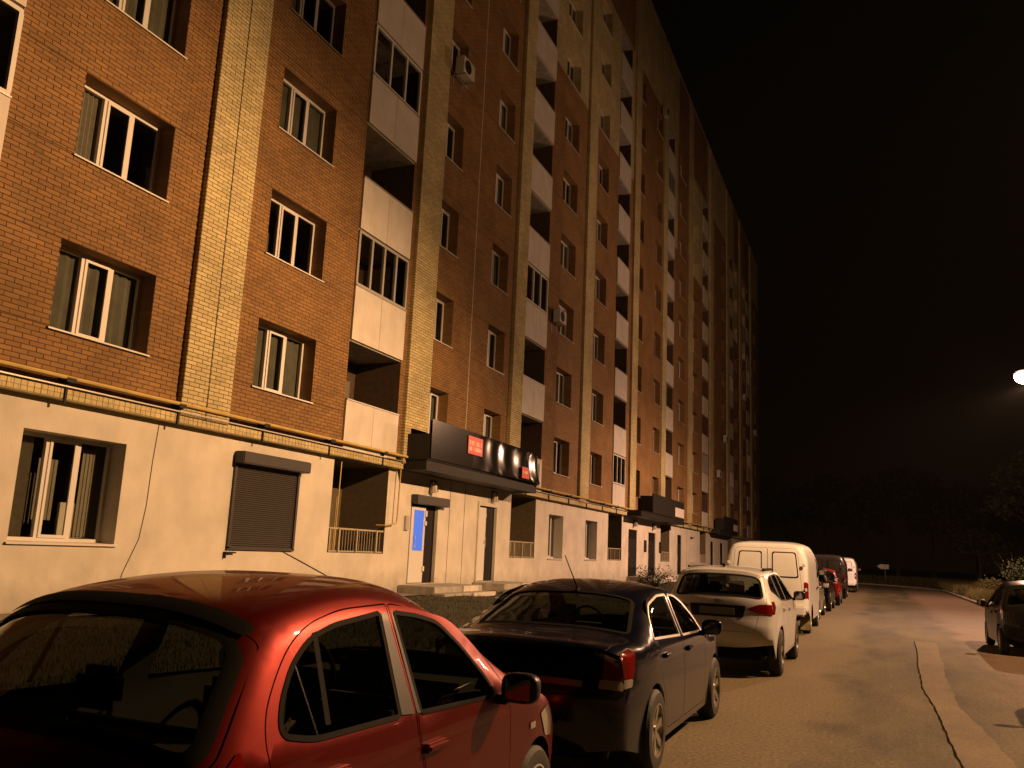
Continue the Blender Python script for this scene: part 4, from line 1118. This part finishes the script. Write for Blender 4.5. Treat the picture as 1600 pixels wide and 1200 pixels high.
def make_car(sp):
    e = empty(sp['name'], (0, 0, 0), sp['label'], sp.get('cat', 'car'), sp.get('group'))
    S = Shape(sp['prof'], sp['hw'], sp.get('p', 3.0)); S.prep()
    zs = sp['sill']; wr = sp['wheel_r']; ra = sp['arch_r']
    # side outline: the shoulder curve, then the sill with both wheel arches
    bot = []
    for ua in (sp['axle_f'], sp['axle_r']):
        h = wr-zs; dx = math.sqrt(max(ra*ra-h*h, .01)); a0 = math.atan2(-h, dx)
        a1 = math.pi-a0
        for k in range(19): t = a0+(a1-a0)*k/18; bot.append((ua+ra*math.cos(t), wr+ra*math.sin(t)))
    E = np.stack([S.eu, S.ez], 1); E = E[::2]
    out_side = np.concatenate([E, resample([E[-1]]+bot+[E[0]], .06, False)[1:-1]])
    wins = [resample(fillet(w, .06), .035) for w in sp['windows']]
    doors = [resample(fillet(d, .09), .04) for d in sp['doors']]
    inside = [[i for i, w in enumerate(wins) if inpoly(w.mean(0)[None], d)[0]] for d in doors]
    indoor = {i for l in inside for i in l}
    hole_side = [inset(d, -.003) for d in doors]+[wins[i] for i in range(len(wins)) if i not in indoor]
    def rec(a):                               # outline in (rear height or u, v/edge) given as top-domain points
        return resample(fillet(a, .05), .04)
    def tp(pts, front=False):
        o = []
        for p in pts:
            q = p[0] if not isinstance(p[0], str) else (S.s_rear(float(p[0][1:])) if p[0][0] == 'z' else S.s_u(float(p[0][1:]), S.s_rear(1.0 if float(p[0][1:]) < -.6 else sp['prof'][len(sp['prof'])//2][1]-.03)))
            v = p[1] if abs(p[1]) < 5 else math.copysign(float(S.at(q, S.ew)[0])*.998, p[1])      # 9 = out to the shoulder
            o.append((q, v)+tuple(p[2:]))
        return o
    rw = rec(tp(sp['rear_window'])) if sp.get('rear_window') else None
    fw = rec(tp(sp['windshield']))
    gates = [rec(tp(t)) for t in sp.get('gates', [])]
    n = len(S.sv); step = 3
    top_out = np.concatenate([np.stack([S.sv, S.ew], 1)[::step], np.stack([S.sv, -S.ew], 1)[::-step]])
    rw_gate = [g for g in gates if rw is not None and inpoly(rw.mean(0)[None], g)[0]]
    top_holes = [fw]+[inset(g, -.003) for g in gates]+([rw] if rw is not None and not rw_gate else [])
    pm = sp['paint']
    body = surf('body', [S.patch('side', out_side, hole_side, 0, sgn=k) for k in (1, -1)]+[S.patch('top', top_out, top_holes)], pm, e)
    surf('body_liner', [S.patch('side', out_side, wins, -.022, .12, sgn=k) for k in (1, -1)]+[S.patch('top', top_out, [fw]+([rw] if rw is not None else []), -.022, .12)], 'cabin', body)
    for k in (1, -1):
        made = {}
        for d, ins in zip(doors, inside):
            c = d.mean(0); P = S.side(c[None])[0]; lo = (k*P[0], P[1], P[2])
            do = surf('door', [S.patch('side', inset(d, .003), [wins[i] for i in ins], 0, sgn=k)], pm, e, lo)
            for i in ins: made[i] = (do, lo)
        for i, w in enumerate(wins):
            par, lo = made.get(i, (body, (0, 0, 0)))
            g_ = surf('window_glass', [S.patch('side', w, [], -.006, .09, sgn=k)], sp.get('glass', 'car_glass'), par); g_.location = (-lo[0], -lo[1], -lo[2])
            t_ = surf('window_trim', [S.patch('side', inset(w, -sp.get('trim_w', .008)), [inset(w, .012)], .003, .09, sgn=k)], sp.get('trim', 'rubber'), par); t_.location = (-lo[0], -lo[1], -lo[2])
        for hu, hz in sp['handles']:
            x = float(S.hw(np.array([hu]), np.array([hz]))[0]); g = MB()
            g.box(k*(x-.01)-.0, k*(x+.035), hu-.10, hu+.10, hz-.018, hz+.022); par, lo = e, (0, 0, 0)
            for d, do in zip(doors, [c for c in kids(e) if c.name.split('.')[0] == 'door'][-len(doors):] if doors else []):
                if inpoly(np.array([[hu, hz]]), d)[0]: par = do
            h_ = g.build('door_handle', sp.get('handle_mat', pm), par, bevel=.012, smooth=True)
            if par is not e: h_.location = tuple(-v for v in par.location)
        for poly, m_ in sp.get('side_dark', []):
            surf('pillar_trim', [S.patch('side', resample(np.array(poly), .04), [], .0025, .08, sgn=k)], m_, body)
        for nm, poly, m_ in sp.get('strips', []):
            surf(nm, [S.patch('side', resample(np.array(poly), .05), [], .006, .08, sgn=k)], m_, e)
        mu, mz = sp['mirror']; x = float(S.hw(np.array([mu]), np.array([mz]))[0])
        g = MB(); NL, NK = 11, 18
        for q in range(NL):
            la = -math.pi/2+math.pi*q/(NL-1)
            for j in range(NK):
                lo = 2*math.pi*j/NK; pw = lambda t: math.copysign(abs(t)**.62, t)
                yy = .085*pw(math.sin(la)); yy = yy*.45 if yy < 0 else yy
                g.v.append((k*(x+.125+.105*pw(math.cos(la))*pw(math.cos(lo))), mu+yy, mz+.06+.078*pw(math.cos(la))*pw(math.sin(lo))))
        for q in range(NL-1):
            for j in range(NK): g.f.append((q*NK+j, q*NK+(j+1) % NK, (q+1)*NK+(j+1) % NK, (q+1)*NK+j)); g.mi.append(0)
        mo = g.build('wing_mirror', sp.get('mirror_mat', 'black_plastic'), e, smooth=True)
        g = MB(); g.box(k*(x-.04), k*(x+.06), mu-.02, mu+.05, mz-.03, mz+.02); g.build('mirror_arm', 'black_plastic', mo, bevel=.01)
        g = MB(); g.box(k*(x+.055), k*(x+.195), mu-.043, mu-.040, mz+.005, mz+.112); g.build('mirror_glass', 'mirror_glass', mo)
        for nm, sp_side, sp_top, m_ in sp['lamps']:
            ps = []
            if sp_side:
                c_ = np.array([q[:2] for q in sp_side if q[0] > -9]).mean(0)
                def pull(q):                  # keep the lamp on the body side
                    for t in np.linspace(1, .2, 17):
                        r_ = c_+(np.array(q[:2])-c_)*t
                        if inpoly(r_[None], out_side)[0]: break
                    return (float(r_[0]), float(r_[1]))
                sp_side = [q if q[0] < -9 else pull(q) for q in sp_side]
                j = int(np.argmax(S.ez > 1.25)); sp_side = [((float(np.interp(q[1], S.ez[:j], S.eu[:j]))+.002) if q[0] < -9 else q[0],)+tuple(q[1:]) for q in sp_side]
                ps.append(S.patch('side', resample(fillet(sp_side, .02), .03), [], .005, .05, sgn=k))
            if sp_top: ps.append(S.patch('top', resample(fillet([(q[0], q[1]*k) for q in tp(sp_top)], .02), .03), [], .005, .05))
            surf(nm, ps, m_, e)
        for ua in (sp['axle_f'], sp['axle_r']):
            wheel_part(e, k*sp['wheel_x'], ua, wr, sp.get('tyre_w', .20), sp['wheels'], k)
    for g_ in gates:
        go = surf(sp.get('gate_name', 'tailgate'), [S.patch('top', inset(g_, .003), [rw] if rw_gate and g_ is rw_gate[0] else [], 0)], pm, e)
    if rw is not None:
        o = surf('rear_window', [S.patch('top', rw, [], -.006, .09)], sp.get('rear_glass', sp.get('glass', 'car_glass')), e)
        surf('window_trim', [S.patch('top', inset(rw, -sp.get('rw_trim', .014)), [inset(rw, .02)], .003, .09)], 'rubber', o)
    o = surf('windshield', [S.patch('top', fw, [], -.006, .09)], 'car_glass', e)
    for nm, pts, m_, off in sp.get('rear_parts', []):
        surf(nm, [S.patch('top', rec(tp(pts)), [], off, .06)], m_, e)
    # underbody and cabin
    L_, W_ = S.u.max(), sp['wheel_x']-.16
    g = MB(); g.box(-W_, W_, S.u.min()+.25, L_-.25, zs-.02, zs+.12); g.box(-W_-.12, W_+.12, sp['axle_r']+ra+.02, sp['axle_f']-ra-.02, zs-.03, zs+.02); g.build('underbody', 'rubber', e)
    for nm, boxes, m_, bv in sp.get('boxes', []):
        for b in boxes: g = MB(); g.box(*b); g.build(nm, m_, e, bevel=bv, smooth=bool(bv))
    for st in sp.get('seats', []): seat(e, *st)
    if sp.get('dash'):
        du, dz = sp['dash']; g = MB(); g.box(-W_, W_, du, du+.5, dz-.35, dz); g.build('dashboard', 'cabin', e, bevel=.05)
        g = MB(); pts = [(-.36+.18*math.cos(t), du-.12-.05*math.sin(t), dz+.02+.17*math.sin(t)) for t in np.linspace(0, 2*math.pi, 21)]; g.tube(pts, .014, 6, caps=False); g.build('steering_wheel', 'rubber', e)
    if sp.get('antenna'):
        a, b = sp['antenna']; g = MB(); g.tube([a, b], [.007, .004], 6); g.tube([(a[0], a[1]-.03, a[2]-.02), (a[0], a[1]+.03, a[2]+.01)], .016, 6); g.build('antenna', 'rubber', e)
    return e

def width(W0, uc, lr, ar, lf, af, zb, kt, pt=1.05, zmid=.62, kb=.06, u0=-1, u1=1):
    def f(u, z):
        u = np.asarray(u, float); z = np.asarray(z, float)
        w = W0*(1-ar*np.clip((u0-u)/lr, 0, 1.3)**2.2-af*np.clip((u-u1)/lf, 0, 1.3)**2.2)
        w = w-kt*np.clip(z-zb, 0, None)**pt
        return w-kb*np.clip((zmid-z)/zmid, 0, 1)**2-.018*np.clip((z-zmid)/(zb-zmid), 0, 1)**2
    return f

# ---- the red hatchback in front
red = make_car(dict(name='parked_hatchback', label='glossy red rounded hatchback in the foreground, nearest the camera', group='cars parked along the building', paint='red_paint',
    prof=[(-1.66, .24, .16), (-1.80, .36, .20), (-1.845, .58, .21), (-1.82, .80, .20), (-1.77, .97, .19), (-1.70, 1.06, .18), (-1.52, 1.27, .165), (-1.34, 1.42, .13), (-1.12, 1.497, .095), (-.65, 1.545, .085), (-.2, 1.54, .12), (.15, 1.495, .18), (.55, 1.33, .20), (.9, 1.14, .19), (1.12, 1.03, .13), (1.42, .94, .14), (1.66, .81, .20), (1.80, .66, .27), (1.86, .48, .30), (1.84, .34, .30), (1.72, .22, .26)],
    hw=width(.83, 0, .95, .16, .86, .17, .97, .40, 1.0, .62, .05, -.9, 1.0), sill=.21, wheel_r=.29, arch_r=.345, axle_f=1.17, axle_r=-1.26, wheel_x=.74, tyre_w=.18, wheels='cover',
    windows=[[(-1.25, 1.03, .09), (-1.215, 1.13), (-1.115, 1.25), (-.98, 1.332), (-.80, 1.372), (-.425, 1.402, .02), (-.47, .985, .02), (-1.08, .995)], [(-.30, 1.398, .02), (-.10, 1.375), (.09, 1.335), (.277, 1.207), (.465, 1.036), (.525, .945, .03), (-.287, .975, .02)]],
    doors=[[(-1.33, .96, .15), (-1.305, 1.10), (-1.215, 1.215), (-1.11, 1.314), (-.968, 1.384), (-.727, 1.428), (-.352, 1.436, .02), (-.335, .94), (-.25, .72), (-.22, .28, .05), (-.82, .28, .06), (-.93, .5), (-1.17, .70, .1)], [(-.336, 1.436, .02), (-.084, 1.408), (.225, 1.345), (.43, 1.205), (.60, 1.045), (.72, .93, .06), (.74, .28, .08), (-.205, .28, .05), (-.234, .72), (-.32, .94)]],
    handles=[(-.98, .86), (-.17, .82)], handle_mat='red_paint', mirror=(.56, .93), mirror_mat='black_plastic', trim='rubber',
    side_dark=[([(-.455, .99), (-.41, 1.40), (-.362, 1.40), (-.348, .98)], 'black_plastic'), ([(-.325, .98), (-.325, 1.402), (-.315, 1.402), (-.275, .975)], 'black_plastic'), ([(-.998, 1.032), (-.952, 1.35), (-.92, 1.355), (-.965, 1.03)], 'rubber')],
    rear_window=[('z1.075', -.69, .08), ('z1.40', -.60, .1), ('z1.40', .60, .1), ('z1.075', .69, .08)], windshield=[('u0.16', -.56), ('u0.16', .56), ('u1.02', .68), ('u1.02', -.68)],
    gates=[[('z0.50', -.55), ('z0.98', -.66), ('z1.08', -.745), ('z1.44', -.655), ('z1.44', .655), ('z1.08', .745), ('z0.98', .66), ('z0.50', .55)]],
    lamps=[('tail_light', [(-1.66, .95), (-1.44, 1.02), (-1.42, .92), (-1.52, .72), (-1.66, .70)], None, 'lamp_red'), ('headlight', [(1.20, .76), (1.36, .79), (1.46, .70), (1.44, .60), (1.30, .62)], None, 'lamp_clear')],
    rear_parts=[('rear_spoiler', [('z1.425', -.60, .06), ('z1.462', -.60, .06), ('z1.462', .60, .06), ('z1.425', .60, .06)], 'rubber', .008)],
    strips=[('indicator', [(1.02, .70), (1.10, .70), (1.10, .735), (1.02, .735)], 'lamp_clear')], rw_trim=.035,
    boxes=[('rear_shelf', [(-.62, .62, -1.55, -1.15, .93, .95)], 'cabin', 0), ('number_plate', [(-.26, .26, -1.87, -1.855, .62, .73)], 'plate', 0)],
    seats=[(-.36, .05, .5, .98), (.36, .05, .5, .98), (0, -.85, 1.2, .93)], dash=(.62, .96)))
red.location = (-2.70, 3.88, 0)

# ---- the dark blue sedan
sedan = make_car(dict(name='parked_sedan', label='dark navy sedan with red tail lights, second in the parked row', group='cars parked along the building', paint='navy_paint',
    prof=[(-2.20, .20, .15), (-2.29, .36, .19), (-2.315, .62, .21), (-2.28, .84, .19), (-2.24, .99, .16), (-2.16, 1.045, .08), (-1.85, 1.06, .05), (-1.60, 1.08, .06), (-1.25, 1.25, .10), (-.92, 1.385, .10), (-.5, 1.45, .075), (-.05, 1.455, .08), (.30, 1.41, .12), (.75, 1.21, .16), (1.12, 1.03, .12), (1.7, .95, .10), (2.05, .84, .16), (2.22, .69, .25), (2.29, .5, .30), (2.27, .36, .30), (2.14, .24, .26)],
    hw=width(.88, 0, 1.1, .14, 1.0, .16, .95, .50, .98, .62, .05, -1.2, 1.3), sill=.20, wheel_r=.318, arch_r=.365, axle_f=1.43, axle_r=-1.36, wheel_x=.80, tyre_w=.20, wheels='alloy6',
    windows=[[(-1.25, 1.02, .03), (-1.10, 1.19), (-.945, 1.283), (-.5, 1.346), (-.15, 1.348, .02), (-.27, .988, .02)], [(-.05, 1.345, .02), (.20, 1.325), (.42, 1.25), (.64, 1.11), (.74, .965, .03), (-.17, .982, .02)]],
    doors=[[(-1.20, .95, .05), (-1.20, 1.10), (-1.08, 1.245), (-.94, 1.322), (-.55, 1.383), (-.11, 1.386, .02), (-.23, .93), (-.22, .26, .05), (-.88, .26, .05), (-.96, .5, .1), (-1.16, .72, .1)], [(-.09, 1.386, .02), (.20, 1.362), (.45, 1.285), (.70, 1.125), (.86, .93, .05), (.86, .26, .06), (-.20, .26, .05), (-.21, .93)]],
    handles=[(-.95, .87), (.02, .85)], mirror=(.62, .955), mirror_mat='navy_paint', trim='chrome',
    rear_window=[('u-1.56', -.68, .06), ('u-1.0', -.57, .08), ('u-1.0', .57, .08), ('u-1.56', .68, .06)], windshield=[('u0.32', -.56), ('u0.32', .56), ('u1.06', .70), ('u1.06', -.70)],
    gates=[[('z0.66', -.55), ('z0.98', -.60), ('z1.045', -.68, .03), ('u-1.66', -.66, .04), ('u-1.66', .66, .04), ('z1.045', .68, .03), ('z0.98', .60), ('z0.66', .55)]],
    lamps=[('tail_light', [(-99, .79), (-99, .97), (-1.95, .99), (-1.86, .96), (-1.90, .84), (-1.93, .78)], [('z0.79', .655), ('z0.79', 9), ('z0.97', 9), ('z1.0', .665)], 'lamp_red'),
           ('reversing_light', [(-99, .715), (-99, .785), (-1.93, .775), (-1.95, .72)], [('z0.715', .63), ('z0.715', 9), ('z0.785', 9), ('z0.785', .64)], 'lamp_clear'),
           ('indicator', [(-99, .975), (-99, 1.0), (-1.88, .985), (-1.87, .966), (-1.95, .993)], [('z1.003', .665), ('z0.975', 9), ('z1.0', 9), ('z1.02', .67)], 'lamp_clear'),
           ('headlight', [(1.70, .78), (1.95, .78), (2.0, .62), (1.78, .66)], None, 'lamp_clear')],
    rear_parts=[('chrome_strip', [('z0.725', -.52, .01), ('z0.725', .52, .01), ('z0.765', .52, .01), ('z0.765', -.52, .01)], 'chrome', .008)],
    boxes=[('number_plate', [(-.26, .26, -2.335, -2.322, .48, .59)], 'plate', .004), ('rear_shelf', [(-.64, .64, -1.58, -1.05, 1.0, 1.02)], 'cabin', 0)],
    seats=[(-.37, .12, .52, .98), (.37, .12, .52, .98), (0, -.85, 1.3, .95)], dash=(.78, .95), antenna=((.05, -.98, 1.385), (.0, -1.22, 1.68))))
sedan.location = (-2.585, 8.70, 0)

# ---- the white crossover
suv = make_car(dict(name='parked_crossover', label='white compact crossover with a wide dark rear window, third in the parked row', group='cars parked along the building', paint='white_paint',
    prof=[(-1.98, .40, .12), (-2.10, .52, .17), (-2.13, .72, .19), (-2.08, .90, .18), (-2.045, 1.06, .16), (-2.0, 1.17, .15), (-1.84, 1.40, .12), (-1.75, 1.525, .10), (-1.68, 1.575, .09), (-1.2, 1.605, .075), (-.4, 1.615, .08), (.2, 1.575, .11), (.7, 1.36, .16), (1.15, 1.13, .13), (1.6, 1.05, .12), (1.95, .93, .18), (2.10, .74, .25), (2.14, .55, .28), (2.10, .4, .28), (1.98, .30, .25)],
    hw=width(.87, 0, 1.0, .12, .9, .15, 1.05, .42, 1.0, .66, .05, -1.1, 1.2), sill=.27, wheel_r=.345, arch_r=.40, axle_f=1.36, axle_r=-1.32, wheel_x=.77, tyre_w=.21, wheels='alloy5',
    windows=[[(-1.62, 1.27, .05), (-1.55, 1.40), (-1.30, 1.475), (-1.02, 1.49, .03), (-1.02, 1.12, .03)], [(-.96, 1.49, .03), (-.30, 1.50, .03), (-.28, 1.09, .03), (-.96, 1.115, .03)], [(-.21, 1.50, .03), (.15, 1.47), (.55, 1.32), (1.0, 1.08, .04), (-.20, 1.085, .03)]],
    doors=[[(-1.0, 1.53, .04), (-.26, 1.54, .03), (-.24, .30, .06), (-.85, .30, .06), (-.95, .6, .1), (-1.06, .78, .1)], [(-.235, 1.54, .03), (.16, 1.515), (.60, 1.36), (1.06, 1.07, .05), (1.0, .30, .06), (-.22, .30, .06)]],
    handles=[(-.88, .97), (.0, .95)], mirror=(.86, 1.08), mirror_mat='black_plastic',
    rear_window=[('z1.18', -.66, .10), ('z1.485', -.58, .09), ('z1.485', .58, .09), ('z1.18', .66, .10)], windshield=[('u0.25', -.56), ('u0.25', .56), ('u1.08', .68), ('u1.08', -.68)], glass='car_glass_dark', rear_glass='car_glass',
    gates=[[('z0.66', -.55), ('z1.0', -.62), ('z1.13', -.72), ('z1.50', -.64), ('z1.50', .64), ('z1.13', .72), ('z1.0', .62), ('z0.66', .55)]],
    lamps=[('tail_light', [(-99, .93), (-99, 1.115), (-1.70, 1.11), (-1.72, 1.02), (-1.80, .93)], [('z0.985', .42, .02), ('z0.945', .58), ('z0.93', 9), ('z1.115', 9), ('z1.08', .60)], 'lamp_red'),
           ('headlight', [(1.55, .90), (1.85, .88), (1.9, .74), (1.62, .80)], None, 'lamp_clear')],
    rear_parts=[('plate_recess', [('z0.86', -.38, .03), ('z1.03', -.42, .03), ('z1.03', .42, .03), ('z0.86', .38, .03)], 'black_plastic', .004)],
    boxes=[('number_plate', [(-.26, .26, -2.12, -2.10, .90, 1.0)], 'plate', .004), ('emblem', [(-.04, .04, -2.075, -2.05, 1.06, 1.12)], 'chrome', .012), ('roof_fin', [(-.02, .02, -1.45, -1.30, 1.59, 1.655)], 'black_plastic', .008), ('roof_rail', [(-.60, -.57, -1.3, .1, 1.56, 1.60), (.57, .60, -1.3, .1, 1.56, 1.60)], 'black_plastic', .008), ('paper_note', [(.14, .38, -1.86, -1.855, 1.22, 1.40)], 'white_panel', 0)],
    seats=[(-.37, .05, .52, 1.12), (.37, .05, .52, 1.12), (0, -.9, 1.3, 1.08)], dash=(.7, 1.06)))
suv.location = (-2.27, 15.75, 0)

# ---- the white van
def van_w(u, z):
    u = np.asarray(u, float); z = np.asarray(z, float)
    w = 1.0*(1-.035*np.clip((-1.9-u)/.55, 0, 1.3)**2.2-.16*np.clip((u-1.4)/1.05, 0, 1.3)**2.2)
    return w-.62*np.clip(z-1.62, 0, None)**1.9-.04*np.clip((.6-z)/.6, 0, 1)**2-.015*np.clip((z-.6), 0, 1)
VAN = dict(name='parked_van', label='white panel van with blank rear doors parked ahead of the crossover', cat='van', group='cars parked along the building', paint='van_paint',
    prof=[(-2.30, .50, .03), (-2.44, .56, .06), (-2.455, .72, .06), (-2.45, 1.2, .06), (-2.42, 1.7, .06), (-2.36, 2.06, .06), (-2.24, 2.17, .06), (-1.6, 2.22, .07), (-.3, 2.245, .08), (.7, 2.22, .09), (1.05, 2.12, .12), (1.45, 1.65, .15), (1.78, 1.26, .13), (2.15, 1.10, .13), (2.38, .90, .18), (2.46, .65, .2), (2.45, .45, .2), (2.32, .34, .2)],
    hw=van_w, p=5.0, sill=.34, wheel_r=.335, arch_r=.39, axle_f=1.52, axle_r=-1.45, wheel_x=.86, tyre_w=.21, wheels='cover',
    windows=[[(.72, 1.85, .05), (.98, 1.82), (1.40, 1.36, .06), (.72, 1.34, .05)]], doors=[[(.64, 1.95, .06), (1.02, 1.90), (1.50, 1.34, .08), (1.10, .42, .1), (.62, .42, .05)], [(-.62, 2.0, .06), (.60, 2.0, .06), (.58, .42, .05), (-.62, .42, .05)]],
    handles=[(.75, 1.08), (.45, 1.05)], handle_mat='black_plastic', mirror=(1.18, 1.42),
    windshield=[('u1.04', -.62), ('u1.04', .62), ('u1.66', .76), ('u1.66', -.76)],
    gates=[[('z0.80', -.86, .04), ('z2.04', -.74, .12), ('z2.04', .034, .02), ('z0.80', .034, .02)], [('z0.80', .042, .02), ('z2.04', .042, .02), ('z2.04', .74, .12), ('z0.80', .86, .04)]], gate_name='rear_door',
    lamps=[('tail_light', [(-99, .86), (-99, 1.24), (-2.30, 1.24), (-2.30, .86)], [('z0.86', .885), ('z1.24', .88), ('z1.24', 9), ('z0.86', 9)], 'lamp_red'), ('headlight', [(1.95, 1.0), (2.2, .98), (2.25, .76), (2.0, .8)], None, 'lamp_clear')],
    rear_parts=[('blank_pane', [('z1.36', -.68, .06), ('z1.92', -.62, .06), ('z1.92', -.12, .06), ('z1.36', -.12, .06)], 'van_paint', .012), ('blank_pane', [('z1.36', .17, .06), ('z1.92', .17, .06), ('z1.92', .68, .06), ('z1.36', .74, .06)], 'van_paint', .012),
                ('pane_seal', [('z1.335', -.71, .06), ('z1.945', -.645, .06), ('z1.945', -.095, .06), ('z1.335', -.095, .06)], 'rubber', .005), ('pane_seal', [('z1.335', .145, .06), ('z1.945', .145, .06), ('z1.945', .705, .06), ('z1.335', .77, .06)], 'rubber', .005)],
    boxes=[('rear_bumper', [(-.92, .92, -2.56, -2.38, .46, .70)], 'van_paint', .04), ('mud_flap', [(.74, .98, -1.92, -1.90, .10, .52), (-.98, -.74, -1.92, -1.90, .10, .52)], 'mud', .01), ('hinge', [(.86, .93, -2.47, -2.43, 1.62, 1.70), (.90, .96, -2.47, -2.42, 1.04, 1.12), (-.93, -.86, -2.47, -2.43, 1.62, 1.70), (-.96, -.90, -2.47, -2.42, 1.04, 1.12)], 'van_paint', .01), ('door_handle', [(.06, .18, -2.49, -2.45, 1.12, 1.17)], 'black_plastic', .01)],
    seats=[(-.45, .7, .55, 1.25), (.45, .7, .55, 1.25)], dash=(1.35, 1.25))
van = make_car(VAN); van.location = (-2.55, 24.95, 0)

# ---- the rest of the row: copies of these bodies, each in its own colour
def recolour(o, table):
    for sl in o.material_slots:
        if sl.material and sl.material.name in table:
            nm = table[sl.material.name]; sl.link = 'OBJECT'; sl.material = M[nm]
    for c in kids(o): recolour(c, table)
def another(src, loc, label, table, rz=0, cat=None, name=None, grp='cars parked along the building'):
    c = copy_tree(src); c.location = loc; c.rotation_euler[2] = rz; c['label'] = label; c['group'] = grp
    if cat: c['category'] = cat
    if name: c.name = name
    recolour(c, table); return c
another(sedan, (-2.62, 31.0, 0), 'pale silver sedan parked directly ahead of the white panel van', {'navy_paint': 'silver_paint'})
another(suv, (-2.52, 36.6, 0), 'black car between the silver sedan and the red car far down the row', {'white_paint': 'black_paint'})
another(red, (-2.38, 42.2, 0), 'small dark red car far down the row in front of the dark van', {'red_paint': 'far_red_paint'})
another(van, (-2.55, 51.0, 0), 'dark van behind the far red car', {'van_paint': 'grey_paint', 'mud': 'black_plastic'})
another(van, (-2.3, 64.0, 0), 'white van at the far end of the parked row', {'mud': 'black_plastic'})
another(red, (3.16, 23.0, 0), 'dark hatchback parked alone on the right side of the road', {'red_paint': 'black_paint'}, grp='cars parked on the right')
another(sedan, (2.80, 11.6, 0), 'dark sedan at the very right edge, casting its shadow on the near road', {'navy_paint': 'black_paint'}, grp='cars parked on the right')
